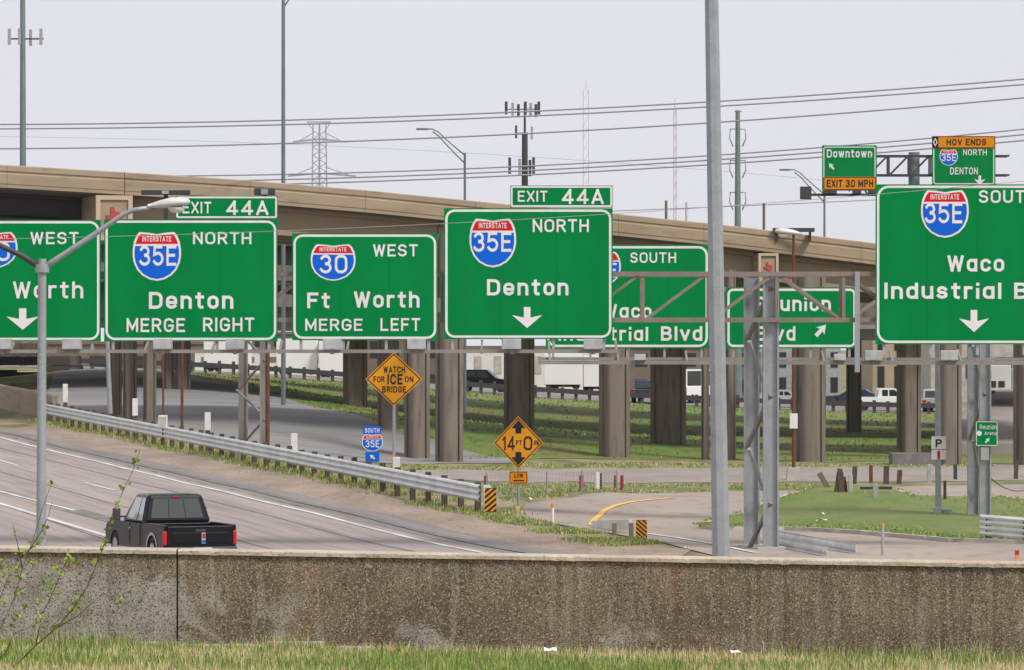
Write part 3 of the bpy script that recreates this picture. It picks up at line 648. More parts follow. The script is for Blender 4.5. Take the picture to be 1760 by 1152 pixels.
def panel_part(name, x0, y0, x1, y1, D, parent, sheetm='green_sheet', thick=.05, border=4.0, rad=16, edge=4.5, bm='white_sheet'):
    a, b = P(x0, y1, D), P(x1, y0, D); mb = MB(); mb.box(a.x, b.x, D, D + thick, a.z, b.z); p = mb.build(name, [sheetm], parent)
    e = edge; outer = rr(x0 + e * .5, y0 + e * .5, x1 - e * .5, y1 - e * .5, rad); inner = rr(x0 + e * .5 + border, y0 + e * .5 + border, x1 - e * .5 - border, y1 - e * .5 - border, max(1, rad - border))
    mb = MB(); ring(mb, outer, inner, D - .006); mb.build('border', bm, p)
    return p
def guide_sign(label, rect, D, group='big green guide signs over the highway', exit_rect=None, rad=16, name='guide_sign', border=4.0):
    x0, y0, x1, y1 = rect; base = P((x0 + x1) / 2, y1, D)
    root = thing(name, label, 'road sign', base, group)
    panel_part('panel', x0, y0, x1, y1, D, root, rad=rad, border=border)
    a, b = P(x0, y1, D), P(x1, y0, D); n = max(2, int((b.x - a.x) / 1.3)); mb = MB()
    for i in range(n + 1):                       # upright stiffeners that carry the panel on the truss
        X = a.x + .25 + (b.x - a.x - .5) * i / n; mb.box(X - .04, X + .04, D + .052, D + .17, a.z - (.30 if name == 'guide_sign' else .05), b.z)
    mb.build('mounting_uprights', 'sign_back', root)
    for i in range(1, n):
        if name == 'guide_sign': X = a.x + (b.x - a.x) * i / n; mb = MB(); mb.box(X - .007, X + .007, D - .003, D + .01, a.z + .12, b.z - .12); mb.build('panel_seam', 'green_seam', root)
    if exit_rect: panel_part('exit_panel', *exit_rect, D + .002, root, rad=3, border=3.0, edge=2.0)
    return root
FD, BKD = 117.0, 137.0
DT = FD - .012
s = guide_sign('leftmost green overhead sign reading Ft Worth with a down arrow, cut by the picture edge', (-125, 378, 173, 587), FD)
word('WEST', (52, 399, 135, 420), DT, s); word('Worth', (22, 484, 143, 513), DT, s); word('Ft', (-78, 484, -38, 513), DT, s)
shield(-48, 399, 30, 461, '30', (-34, 416, 17, 449), DT, s)
mb = MB(); slab(mb, down_arrow(11, 530, 67, 567), DT, .01); mb.build('down_arrow', 'white_sheet', s)
s = guide_sign('green overhead sign reading 35E North Denton Merge Right', (179, 377, 477, 587), FD, exit_rect=(302, 337, 477, 376))
word('EXIT', (314, 347, 363, 367), DT, s); word('44A', (388, 345, 462, 370), DT, s)
word('NORTH', (331, 399, 432, 420), DT, s); word('Denton', (256, 502, 401, 531), DT, s, bold=.185)
word('MERGE', (217, 547, 318, 571), DT, s); word('RIGHT', (349, 546, 437, 570), DT, s); shield(228, 399, 311, 483, '35E', (239, 422, 303, 457), DT, s)
s = guide_sign('smaller green overhead sign reading 30 West Ft Worth Merge Left', (502, 401, 752, 585), FD)
word('WEST', (641, 420, 718, 441), DT, s); word('Ft', (528, 503, 567, 530), DT, s, bold=.185); word('Worth', (608, 501, 721, 529), DT, s, bold=.185)
word('MERGE', (524, 548, 623, 569), DT, s); word('LEFT', (654, 547, 722, 569), DT, s); shield(534, 420, 611, 483, '30', (549, 438, 597, 470), DT, s)
s = guide_sign('green overhead sign reading 35E North Denton above a down arrow', (763, 358, 1053, 583), FD, exit_rect=(877, 319, 1053, 357))
word('EXIT', (890, 328, 941, 347), DT, s); word('44A', (965, 325, 1038, 351), DT, s)
word('NORTH', (915, 377, 1012, 399), DT, s); word('Denton', (837, 480, 977, 508), DT, s, bold=.185)
shield(807, 376, 887, 460, '35E', (813, 399, 879, 433), DT, s)
mb = MB(); slab(mb, down_arrow(880, 528, 932, 564), DT, .01); mb.build('down_arrow', 'white_sheet', s)
s = guide_sign('large green overhead sign at the right edge reading 35E South Waco Industrial', (1505, 317, 1856, 592), FD, rad=20)
word('SOUTH', (1682, 327, 1782, 349), DT, s); word('Waco', (1628, 439, 1726, 467), DT, s, bold=.185); word('Industrial', (1520, 486, 1721, 514), DT, s, bold=.185); word('Blvd', (1743, 486, 1835, 514), DT, s, bold=.185)
shield(1583, 327, 1665, 409, '35E', (1589, 349, 1654, 384), DT, s)
mb = MB(); slab(mb, down_arrow(1648, 533, 1700, 571), DT, .01); mb.build('down_arrow', 'white_sheet', s)
DB = BKD - .012
s = guide_sign('green sign reading South Waco Industrial Blvd, half hidden behind the truss and the Denton sign', (938, 421, 1219, 599), BKD)
word('SOUTH', (1083, 434, 1162, 452), DB, s); word('Waco', (1036, 523, 1120, 547), DB, s, bold=.185); word('Industrial', (960, 562, 1114, 586), DB, s, bold=.185); word('Blvd', (1136, 561, 1207, 586), DB, s, bold=.185)
shield(1000, 433, 1067, 492, '35E', (1006, 452, 1060, 477), DB, s)
s = guide_sign('green sign reading Reunion Blvd with a slanting arrow, seen through the truss', (1248, 494, 1473, 599), BKD, rad=10)
word('Reunion', (1298, 510, 1428, 535), DB, s, bold=.185); word('Blvd', (1301, 561, 1367, 586), DB, s, bold=.185)
mb = MB(); slab(mb, slant_arrow(1411, 568, 21, math.radians(42)), DB, .01); mb.build('slant_arrow', 'white_sheet', s)

# distant gantry with two small signs
HD = 262.0; DH = HD - .02
s = guide_sign('small distant green sign reading Downtown over an orange exit-speed plate', (1413, 250, 1507, 328), HD, group='small signs on the distant gantry', rad=4, name='distant_sign', border=1.6)
word('Downtown', (1421, 257, 1499, 271), DH, s, bold=.185); mb = MB(); slab(mb, slant_arrow(1429, 286, 10.5, math.radians(-38)), DH, .01); mb.build('slant_arrow', 'white_sheet', s)
op = panel_part('speed_plate', 1415, 304, 1506, 327, HD - .03, s, 'orange_sheet', .02, 1.2, 2, 1.0, 'black_sheet'); word('EXIT 30 MPH', (1421, 309, 1501, 322), HD - .04, op, 'black_sheet', .2)
s = guide_sign('small distant green sign reading North Denton under an orange HOV ENDS strip', (1602, 234, 1711, 319), HD, group='small signs on the distant gantry', rad=4, name='distant_sign', border=1.6)
op = panel_part('lane_plate', 1602, 234, 1711, 255, HD - .03, s, 'orange_sheet', .02, 1.2, 2, 1.0, 'black_sheet'); word('HOV ENDS', (1627, 239, 1695, 250), HD - .04, op, 'black_sheet', .2)
mb = MB(); slab(mb, [(1602, 235), (1613, 235), (1613, 254), (1602, 254)], HD - .036, .004); dp = mb.build('diamond_plate', 'black_sheet', op)
mb = MB(); ring(mb, [(1607.5, 237), (1611.5, 244.5), (1607.5, 252), (1603.5, 244.5)], [(1607.5, 240), (1609.6, 244.5), (1607.5, 249), (1605.4, 244.5)], HD - .042); mb.build('diamond', 'white_sheet', op)
shield(1615, 257, 1646, 285, '35E', (1618, 265, 1643, 277), DH, s); word('NORTH', (1655, 257, 1696, 267), DH, s); word('DENTON', (1633, 288, 1681, 300), DH, s)
mb = MB(); slab(mb, down_arrow(1674, 302, 1694, 318), DH, .01); mb.build('down_arrow', 'white_sheet', s)

# ---------------------------------------------------------------- gantries
def truss(root, x0, x1, ytop, ybot, D, depth, panel_px, m, w=.09, phase=0.0, chord=.13, flip_at=None):
    a, b = P(x0, ybot, D), P(x1, ytop, D)
    for dy in (0, depth):
        for z in (a.z, b.z): mb = MB(); mb.beam((a.x, D + dy, z), (b.x, D + dy, z), chord, chord); mb.build('chord', m, root)
    pw = panel_px / S(D); n = int((b.x - a.x) / pw)
    for dy in (0, depth):
        for i in range(n + 1):
            X = a.x + phase / S(D) + i * pw
            if X > b.x: break
            mb = MB(); mb.box(X - w / 2, X + w / 2, D + dy - w / 2, D + dy + w / 2, a.z + chord / 2, b.z - chord / 2); mb.build('strut', m, root)
            if X + pw <= b.x:
                fl = flip_at is not None and X + pw / 2 > X_of(flip_at, D); p0, p1 = (X, a.z), (X + pw, b.z)
                if fl: p0, p1 = (X, b.z), (X + pw, a.z)
                mb = MB(); mb.beam((p0[0] + .07, D + dy, p0[1]), (p1[0] - .07, D + dy, p1[1]), w * .8, w * .8); mb.build('diagonal', m, root)
    for i in range(0, n + 1):
        X = a.x + phase / S(D) + i * pw
        if X <= b.x: mb = MB(); mb.beam((X, D + .07, a.z), (X, D + depth - .07, a.z), w * .8, w * .8); mb.build('cross_tie', m, root)
def tower(root, xl, xr, D, depth, ztop, m, leg_w=.36, zig=1.55, front=True, lw=.1):
    """two I-section legs with zigzag lacing, the right leg nearer"""
    legs = []
    for x, dy in ((xl, depth), (xr, -.35)):
        X = X_of(x, D + dy); zb = Tz(X, D + dy) - .2; mb = MB(); w = leg_w
        mb.box(X - w / 2, X + w / 2, D + dy - .02, D + dy + .02, zb, ztop)
        for sx in (-1, 1): mb.box(X + sx * w / 2 - .025, X + sx * w / 2 + .025, D + dy - .14, D + dy + .14, zb, ztop)
        mb.build('leg', m, root); legs.append((X, D + dy, zb))
    (xa, ya, za), (xb, yb, zb) = legs; z = ztop - .3; k = 0
    while z - zig > max(za, zb):
        p0, p1 = ((xb, yb, z), (xa, ya, z - zig)) if k % 2 == 0 else ((xa, ya, z), (xb, yb, z - zig))
        p0, p1 = (p0[0] + (-.16 if p0[0] == xa else 0), min(ya, yb) + .02 if not front else yb - .05, p0[2]), (p1[0] + (-.16 if p1[0] == xa else 0), ya if not front else ya - .2, p1[2])
        mb = MB(); mb.beam(p0, p1, lw, lw); mb.build('lacing', 'galvanised' if k % 2 else 'truss_rusty', root); z -= zig; k += 1  # light and dark colours alternate to paint how the iron's sides catch light
    for X, Y, zz in legs:
        mb = MB(); mb.box(X - .4, X + .4, Y - .35, Y + .35, zz - .2, zz + .3); mb.build('footing', 'kerb_concrete', root)
gb = P(1310, 950, FD); gan = thing('sign_gantry', 'rusty lattice truss gantry on a laced steel tower carrying the nearest row of signs', 'gantry', (gb.x, FD + .6, 0))
truss(gan, -200, 1900, 471, 550, FD + .22, 1.1, 115, 'truss_rusty', phase=40, flip_at=1300)
tower(gan, 1292, 1325, FD + .75, 1.0, P(0, 476, FD).z, 'galvanised', .40)
mb = MB(); p = P(1474, 470, FD - .05); q = P(1474, 640, FD - .05); mb.box(p.x - .07, p.x + .07, FD + .02, FD + .14, q.z, p.z + .05); mb.build('hanger_post', 'galvanised', gan)
# walkway rail below the signs, with its lamp brackets
r0, r1 = P(-200, 604, FD - 1.1), P(1062, 604, FD - 1.1)
mb = MB(); mb.beam(r0, r1, .09, .10); mb.build('light_rail', 'truss_grey', gan)
for x in range(-100, 1062, 116):
    p = P(x, 606, FD - 1.1); mb = MB(); mb.beam((p.x, FD - 1.1, p.z), (p.x, FD + .2, p.z + .32), .06, .08); mb.build('rail_bracket', 'truss_grey', gan)
gb2 = thing('sign_gantry', 'second lattice gantry behind, carrying the Reunion Blvd sign, with legs at the right', 'gantry', (X_of(1683, BKD), BKD + .6, 0))
truss(gb2, 930, 1712, 497, 562, BKD + .22, 1.0, 100, 'truss_grey', phase=10)
tower(gb2, 1673, 1693, BKD + .6, .9, P(0, 497, BKD).z, 'galvanised', .34, 1.6, lw=.09)
tower(gb2, 418, 455, 172, 1.4, P(0, 505, 172).z, 'truss_grey', .34, 1.25, lw=.07)
mb = MB(); a, b = P(436, 515, 172), P(932, 530, BKD + .3); mb.beam((a.x, 172.6, a.z), (b.x, BKD + .8, b.z), .2, .5); mb.build('outer_beam', 'truss_grey', gb2)
r0, r1 = P(925, 623, BKD - 1.1), P(1800, 624, BKD - 1.1)
mb = MB(); mb.beam(r0, r1, .10, .13); mb.build('light_rail', 'truss_grey', gb2)
mb = MB(); mb.beam(r0 + Vector((0, .9, .12)), r1 + Vector((0, .9, .12)), .08, .1); mb.build('walkway_rail', 'truss_grey', gb2)
for x in range(945, 1790, 118):
    p = P(x, 624, BKD - 1.1); mb = MB(); mb.beam((p.x, BKD - 1.1, p.z), (p.x, BKD + .2, p.z + .42), .06, .08); mb.build('rail_bracket', 'truss_grey', gb2)
gan3 = thing('sign_gantry', 'distant cantilever gantry with a thick post above the overpass at upper right', 'gantry', (X_of(1571, HD + .9), HD + .9, Tz(X_of(1571, HD), HD)))
truss(gan3, 1420, 1735, 268, 301, HD + .3, 1.2, 36, 'steel_and_shade_dark', .1, chord=.12)
mb = MB(); p = P(1571, 262, HD + .9); mb.cyl((p.x, p.y, Tz(p.x, p.y) - .2), (p.x, p.y, p.z), .4, .36, 14); mb.build('post', 'steel_teal', gan3)
a, b = P(1393, 335, HD - 1), P(1512, 335, HD - 1); mb = MB(); mb.beam(a, b, .12, .16); mb.build('light_bar', 'steel_and_shade_dark', gan3)
for x in (1425, 1490):
    p = P(x, 333, HD - 1); mb = MB(); mb.beam(p, p + Vector((0, 1.3, .25)), .08, .1); mb.build('bar_bracket', 'steel_and_shade_dark', gan3)
a, b = P(1375, 343, HD - .8), P(1394, 321, HD - .8); mb = MB(); mb.box(a.x, b.x, HD - 1.2, HD - .7, a.z, b.z); mb.build('control_box', 'steel_and_shade_dark', gan3, bevel=.03)
for x0, x1 in ((1414, 1438), (1465, 1480), (1492, 1506)):
    a, b = P(x0, 333, HD - 1.3), P(x1, 328, HD - 1.3); mb = MB(); mb.box(a.x, b.x, HD - 1.5, HD - 1.1, a.z, b.z); mb.build('lamp_box', 'steel_and_shade_dark', gan3)

# lamp boxes on the light rails: sloped top, glass front, yoke
LIGHT0 = {}
def sign_light(x, y, D, k, label, group):
    if k not in LIGHT0:
        w, h = .52 * k, .3 * k; root = thing('sign_light', label, 'light fixture', P(x, y, D), group)
        mb = MB(); mb.prism([(-.22, 0), (.2, 0), (.24, h * .35), (.12, h), (-.18, h)], (-w / 2, 0, 0), (0, 1, 0), (0, 0, 1), (w, 0, 0)); mb.build('housing', 'fixture_grey', root, local=True, bevel=.02)
        mb = MB(); mb.add([(-w * .42, .21, .02), (w * .42, .21, .02), (w * .42, .245, h * .34), (-w * .42, .245, h * .34)], [(0, 1, 2, 3)]); mb.build('lens', 'lamp_glass', root, local=True)
        mb = MB(); mb.box(-.06, .06, -.1, .1, -.14, -.003); mb.build('yoke', 'truss_grey', root, local=True); LIGHT0[k] = root; return root
    return copy_thing(LIGHT0[k], P(x, y, D), label=label)
fl = 'lamps under the nearest row of signs'; yl = 600.5; DL = FD - 1.1
for x, lb in [(4, 'grey lamp box under the Ft Worth arrow sign, at the left picture edge'), (124, 'grey lamp box under the Ft Worth arrow sign, right of the lamp post'), (280, 'grey lamp box under the left half of the Merge Right sign'), (404, 'grey lamp box under the right half of the Merge Right sign'),
              (571, 'grey lamp box under the left half of the Merge Left sign'), (716, 'grey lamp box under the right half of the Merge Left sign'), (880, 'grey lamp box under the middle of the Denton arrow sign'), (1019, 'grey lamp box under the right corner of the Denton arrow sign')]:
    sign_light(x, yl, DL, 1.0, lb, fl)
fb = 'lamps on the rear light rail'; DL2 = BKD - 1.1
for x, k, lb in [(1100, .72, 'small pale lamp box under the Industrial Blvd sign on the rear rail'), (1443, .72, 'small pale lamp box under the Reunion Blvd sign on the rear rail'), (1501, 1.1, 'grey lamp box on the rear rail just left of the large Waco sign'), (1631, 1.1, 'grey lamp box under the large Waco sign')]:
    sign_light(x, 619.5, DL2, k, lb, fb)
# ---------------------------------------------------------------- guardrail along the gravel verge
RZ0, RZ1 = .42, 2.0
def rail_pt(t): X = RAIL[0][0] + (RAIL[1][0] - RAIL[0][0]) * t; D = RAIL[0][1] + (RAIL[1][1] - RAIL[0][1]) * t; return Vector((X, D, RZ0 + (RZ1 - RZ0) * t))
rl = math.hypot(RAIL[1][0] - RAIL[0][0], RAIL[1][1] - RAIL[0][1])
rdir = Vector((RAIL[1][0] - RAIL[0][0], RAIL[1][1] - RAIL[0][1], 0)).normalized(); rside = Vector((-rdir.y, rdir.x, 0))   # towards the highway
grd = thing('guardrail', 'long galvanised guardrail on timber posts curving away along the highway verge', 'guardrail', rail_pt(0))
WB = [(0, .30), (.05, .34), (.085, .40), (.05, .46), (.01, .50), (.05, .54), (.085, .60), (.05, .66), (.01, .70), (.05, .74), (.085, .79), (.05, .84), (0, .87)]
WB = WB + [(d - .012, h) for d, h in WB[::-1]]
nseg = 20
for i in range(nseg):
    mb = MB(); k = len(WB); vs = []
    for t in (i / nseg, (i + 1.012) / nseg):
        p = rail_pt(min(t, 1))
        for d, h in WB: vs.append(p + rside * (d + .1 + .004 * (i % 2)) + Vector((0, 0, h)))
    mb.add(vs, [(j, (j + 1) % k, k + (j + 1) % k, k + j) for j in range(k)] + [tuple(range(k)), tuple(range(k, 2 * k))]); mb.build('rail_beam', 'galv_rail', grd)
post_proto = None; np_ = int(rl / 2.1); gz = rail_pt(0)
for i in range(np_ + 1):
    p = rail_pt((i + .3) / (np_ + 1))
    if post_proto is None:
        mb = MB(); mb.box(-.09, .09, -.09, .09, -1.0, .95); post_proto = mb.build('post', 'timber', grd, local=True, bevel=.012); post_proto.location = p - gz
    else: link_copy(post_proto, grd, p - gz)
for o in [c for c in grd.children if c.name.startswith('post')]: o.rotation_euler = (0, 0, math.atan2(rdir.y, rdir.x) + rnd.uniform(-.05, .05)); o.scale = (1, 1, rnd.uniform(.97, 1.06))
p = rail_pt(0); mb = MB(); mb.prism([(0, .3), (.22, .3), (.26, .4), (.26, .78), (.22, .87), (0, .87)], p + rside * .02 - rdir * .16, -rside, (0, 0, 1), rdir * .14); mb.build('end_shoe', 'galv_rail', grd)

# concrete barrier that the guardrail runs up to
bend = [(-24.2, 214.2), (-30, 232), (-38, 256)]
bar = thing('concrete_barrier', 'tan concrete barrier at the far left where the guardrail begins', 'barrier', (bend[0][0], bend[0][1], Tz(*bend[0])))
bpts = resample(bend, 6)
for i in range(5):
    a, b = bpts[i], bpts[i + 1]; d = Vector((*(b - a), 0)).normalized(); sdv = Vector((-d.y, d.x, 0)); mb = MB(); sec = [(.0, -.3), (.0, 1.25), (-.03, 1.3), (-.3, 1.3), (-.33, 1.25), (-.33, -.3)]; vs = []
    for q, s_ in ((a, .02), (b, -.02)):
        for o_, h in sec: vs.append(Vector((q[0], q[1], Tz(*q) + h)) + sdv * o_ + d * s_)
    mb.add(vs, [(j, (j + 1) % 6, 6 + (j + 1) % 6, 6 + j) for j in range(6)] + [tuple(range(6)), tuple(range(6, 12))]); mb.build('barrier_block', 'bridge_tan', bar)

# abutment and low dark bridge at the far left
ab = thing('bridge_abutment', 'dark concrete abutment with a shaded recess at the far left under the signs', 'abutment', P(40, 690, 262))
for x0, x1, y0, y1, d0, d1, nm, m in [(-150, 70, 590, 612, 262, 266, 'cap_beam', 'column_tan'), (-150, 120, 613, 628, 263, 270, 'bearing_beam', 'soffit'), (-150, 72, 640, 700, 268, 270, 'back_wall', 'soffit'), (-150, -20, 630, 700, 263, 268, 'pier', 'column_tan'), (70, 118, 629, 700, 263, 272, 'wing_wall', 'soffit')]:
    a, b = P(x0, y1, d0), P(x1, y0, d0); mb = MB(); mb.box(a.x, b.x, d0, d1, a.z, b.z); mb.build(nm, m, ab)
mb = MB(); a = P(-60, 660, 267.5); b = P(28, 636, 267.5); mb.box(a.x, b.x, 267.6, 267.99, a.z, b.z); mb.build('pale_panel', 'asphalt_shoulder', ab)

# ---------------------------------------------------------------- small posts, bollards and markers
def std_post(name, label, cat, base, w, h, material, group=None, lean=0.0, top=None, shape='box', cap_h=.12, rz=0.0):
    c, s_ = math.cos(rz), math.sin(rz)
    def mk(z0, z1, wd, nm, m, parent):
        mb = MB(); off = lambda z: Vector((base.x + lean * z, base.y, base.z + z))
        if shape == 'box': mb.obox((off(z0) + off(z1)) / 2, (wd / 2 * c, wd / 2 * s_, 0), (-wd / 2 * s_, wd / 2 * c, 0), (off(z1) - off(z0)) / 2)
        else: mb.cyl(off(z0), off(z1), wd / 2, n=10)
        return mb.build(nm, m, parent, bevel=.01 if shape == 'box' else 0)
    if top:
        r = thing(name, label, cat, base, group); mk(-.2, h - cap_h, w, 'shaft', material, r); mk(h - cap_h + .002, h, w * 1.06, 'band', top, r); return r
    o = mk(-.2, h, w, name, material, None); return tag(o, label, cat, group)
mk_ = 'white markers standing behind the guardrail'
for i, (x, y0, y1, lb) in enumerate([(101, 660, 692, 'white marker post behind the guardrail near the concrete barrier'), (219, 685, 715, 'white marker post behind the guardrail in front of the bridge columns'), (344, 709, 740, 'white marker post behind the guardrail right of the white box'), (491, 745, 778, 'white marker post behind the guardrail right of the rusty pole'), (665, 786, 812, 'white marker post behind the guardrail at the foot of the ice warning sign')]):
    t = np.linspace(0, 1, 400); xs = np.array([CX + FOC * rail_pt(q).x / rail_pt(q).y for q in t]); q = t[int(np.argmin(abs(xs - x)))]; b = rail_pt(q) - rside * .35
    zt = z_of(x, y0, b.y); zb = z_of(x, y1, b.y); r = thing('marker_post', lb, 'marker post', b, mk_)
    mb = MB(); mb.box(b.x - .13, b.x + .13, b.y - .03, b.y + .03, zb, zt); mb.build('marker_plate', 'bollard_white', r, bevel=.02)
    mb = MB(); mb.box(b.x - .1, b.x + .1, b.y - .06, b.y + .06, b.z - .2, zb - .004); mb.build('base_post', 'timber', r)
b = rail_pt(.62) - rside * .4; b.x = X_of(280, b.y); b.z = Tz(b.x, b.y); r = thing('utility_box', 'small white metal box on a rusty pole behind the guardrail', 'utility box', b)
mb = MB(); zt = z_of(280, 714, b.y); zb = z_of(280, 735, b.y); mb.box(b.x - .2, b.x + .2, b.y - .12, b.y + .1, zb, zt); mb.build('cabinet', 'bollard_white', r, bevel=.015)
mb = MB(); mb.box(b.x - .16, b.x + .16, b.y - .135, b.y - .122, zb + .06, zt - .06); mb.build('cabinet_door', 'kerb_concrete', r)
mb = MB(); mb.cyl((b.x, b.y + .16, b.z - .2), (b.x, b.y + .16, z_of(280, 560, b.y)), .05); mb.build('pole', 'rust', r)
for x, D, w, lb in [(313, 192, .07, 'thin rusty pole standing behind the guardrail left of the gantry legs'), (460, 169.5, .09, 'rust-brown pole standing right beside the left gantry legs')]:
    b = Vector((X_of(x, D), D, Tz(X_of(x, D), D))); r = thing('rusty_pole', lb, 'pole', b, 'rusty poles behind the guardrail'); mb = MB(); mb.cyl(b - Vector((0, 0, .3)), (b.x, D, z_of(x, 560, D)), w, n=10); mb.build('shaft', 'rust', r)
    mb = MB(); mb.box(b.x - .12, b.x + .12, D - .12, D + .12, b.z - .2, b.z + .35); mb.build('timber_base', 'timber', r)
b = Vector((X_of(191, 206), 206, Tz(X_of(191, 206), 206))); mb = MB(); mb.cyl(b - Vector((0, 0, .3)), (X_of(184, 206), 206, z_of(184, 570, 206)), .13, .11, 12); tag(mb.build('metal_pole', 'galvanised'), 'slightly leaning silver pole between the two leftmost signs', 'pole')

def from_px(x, yb): return G(x, yb)
rg = 'red bollards around the fenced patch'
for x, y0, y1, w, m, lb, gr in [(835, 818, 842, 7, 'bollard_red', 'red bollard just above the striped marker at the guardrail end', rg), (999, 817, 845, 8, 'bollard_red', 'faded red bollard left of the white bollard', rg), (1058, 817, 842, 6, 'bollard_red', 'red bollard, the left one of the close pair', rg), (1069, 817, 843, 6, 'bollard_red', 'red bollard, the right one of the close pair', rg), (1026, 812, 843, 9, 'bollard_white', 'white bollard standing between red bollards beside the fence', None), (1033, 814, 846, 4, 'timber', 'dark slim post touching the white bollard', None)]:
    b = from_px(x, y1); std_post('bollard', lb, 'bollard', b, w / S(b.y), (y1 - y0) / S(b.y), m, gr, shape='cyl')
tg = 'weathered posts around the grass island'
for x, y0, y1, w, m, ln, lb in [(1468, 802, 832, 8, 'timber', .05, 'grey timber post right of the stump pile'), (1497, 800, 830, 6, 'rust', 0, 'rust-red thin post in the row beyond the grass island'), (1523, 801, 832, 9, 'timber', .02, 'thick grey post right of the rust-red post'), (1545, 808, 832, 8, 'timber', .08, 'short dark leaning post beyond the grass island'), (1597, 798, 832, 7, 'fixture_grey', 0, 'pale grey post with a knob just left of the parking sign'), (1642, 798, 825, 6, 'steel_and_shade_dark', 0, 'small black post left of the right gantry legs'), (1746, 792, 824, 7, 'timber', .03, 'dark timber post near the right picture edge'),
                         (1505, 832, 866, 9, 'fixture_grey', 0, 'grey post standing on the crest of the grass island'), (1624, 826, 866, 5, 'joint_dark', 0, 'thin black post close behind the parking sign pole')]:
    b = from_px(x, y1); std_post('weathered_post', lb, 'post', b, w / S(b.y), (y1 - y0) / S(b.y), m, tg, ln)
b = from_px(1452, 856); r = thing('stump_pile', 'broken timber stumps and debris heaped on the tip of the grass island', 'debris', b)
for x, y0, y1, w, ln, m in [(1437, 806, 848, 9, .35, 'timber'), (1447, 812, 858, 10, -.1, 'timber'), (1462, 816, 862, 7, .02, 'fixture_grey'), (1452, 828, 862, 6, .12, 'timber_pale'), (1442, 824, 852, 7, .3, 'steel_and_shade_dark'), (1456, 820, 856, 5, -.25, 'rust')]:
    mb = MB(); D = b.y + rnd.uniform(-.3, .6); h = (y1 - y0) / S(D); X = X_of(x, D); z0 = z_of(x, y1, D); mb.beam((X, D, z0 - .1), (X + ln * h * .5, D + .1, z0 + h), w / S(D), w / S(D) * .8); mb.build('stump', m, r, bevel=.015)
a, c = from_px(1428, 848), from_px(1412, 846); mb = MB(); mb.beam(a, Vector((X_of(1408, a.y), a.y, z_of(0, 813, a.y))), .09, .2); tag(mb.build('leaning_plank', 'timber_pale'), 'grey plank leaning to the left beside the stump pile', 'plank')
b = from_px(1517, 955); b.y = max(b.y, 112); std_post('delineator', 'grey delineator post with an orange top in front of the grass island', 'delineator', Vector((X_of(1517, 114), 114, Tz(X_of(1517, 114), 114))), .085, .92, 'fixture_grey', None, 0, 'orange_plastic', 'cyl', .07)
b = from_px(950, 899); std_post('delineator', 'slim white delineator with an orange cap at the edge of the ramp', 'delineator', b, .09, .62, 'bollard_white', None, 0, 'orange_plastic', 'cyl', .13)
D = 112; b = Vector((X_of(1748, D), D, Tz(X_of(1748, D), D))); std_post('delineator', 'short orange and red delineator at the lower right corner', 'delineator', b, .1, z_of(0, 946, D) - b.z, 'orange_plastic', None, 0, 'bollard_red', 'box', .12)

# striped object markers
def object_marker(x0, y0, x1, y1, yg, label, slope, D=None):
    b = G((x0 + x1) / 2, yg)
    if D: b = Vector((X_of((x0 + x1) / 2, D), D, Tz(X_of((x0 + x1) / 2, D), D)))
    D = b.y; r = thing('object_marker', label, 'object marker', b, 'black and yellow striped markers')
    a, c = P(x0, y1, D), P(x1, y0, D); mb = MB(); mb.box(a.x, c.x, D, D + .02, a.z, c.z); pl = mb.build('plate', 'black_sheet', r)
    W, H = x1 - x0, y1 - y0; n = 5; pitch = H / n * 1.15
    for i in range(-3, n + 3):
        y = y0 + i * pitch; quad = [(x0, y), (x1, y + slope * W), (x1, y + slope * W + pitch * .5), (x0, y + pitch * .5)]
        q = clip_y(clip_y(quad, y1 - 1, True), y0 + 1, False)
        if len(q) > 2: mb = MB(); mb.flat([P(px, py, D - .004) for px, py in q]); mb.build('stripe', 'yellow_sheet', pl)
    mb = MB(); mb.box(b.x - .05, b.x + .05, D + .022, D + .12, b.z - .3, c.z - .05); mb.build('post', 'galvanised', r)
object_marker(833, 839, 853, 880, 883, 'black and yellow striped plate at the near end of the guardrail', -.85, 134.2)
object_marker(1093, 894, 1112, 926, 929, 'black and yellow striped plate on the grass tip beside the ramp', .85)
for x, y0, y1, w, lb in [(1056, 899, 920, 8, 'short weathered timber stub left of the striped plate on the grass tip'), (1085, 899, 925, 8, 'pale timber post touching the striped plate on the grass tip')]:
    b = G(x, y1); std_post('timber_stub', lb, 'post', b, w / S(b.y), (y1 - y0) / S(b.y), 'timber_pale', 'timber stubs on the grass tip')
b0, b1 = G(1018, 908), G(1083, 918); r = thing('buried_rail', 'low end of a guardrail sinking into the grass beside the timber stubs', 'guardrail', b0)
mb = MB(); mb.beam(b0 + Vector((0, 0, .08)), b1 + Vector((0, 0, .3)), .05, .3); mb.build('rail_beam', 'galv_rail', r)

# ---------------------------------------------------------------- roadside signs
def diamond_sign(name, label, cx, cy, hw, hh, D, post_w, m_edge):
    X = X_of(cx, D); g = Tz(X, D); r = thing(name, label, 'road sign', (X, D, g))
    pts = [(cx, cy - hh), (cx + hw, cy), (cx, cy + hh), (cx - hw, cy)]
    mb = MB(); slab(mb, pts, D, .015); pl = mb.build('plate', 'yellow_sheet', r)
    k0, k1 = .95, .90; sc = lambda k: [(cx + (x - cx) * k, cy + (y - cy) * k) for x, y in pts]
    mb = MB(); ring(mb, sc(k0), sc(k1), D - .005); mb.build('border', 'black_sheet', pl)
    mb = MB(); mb.cyl((X, D + .06, g - .3), (X, D + .06, z_of(0, cy - hh * .6, D)), post_w / 2, n=8); mb.build('post', 'galvanised', r)
    return r, pl
r, pl = diamond_sign('warning_sign', 'yellow diamond sign reading Watch for Ice on Bridge', 677, 652, 49, 46.5, 150, .11, None)
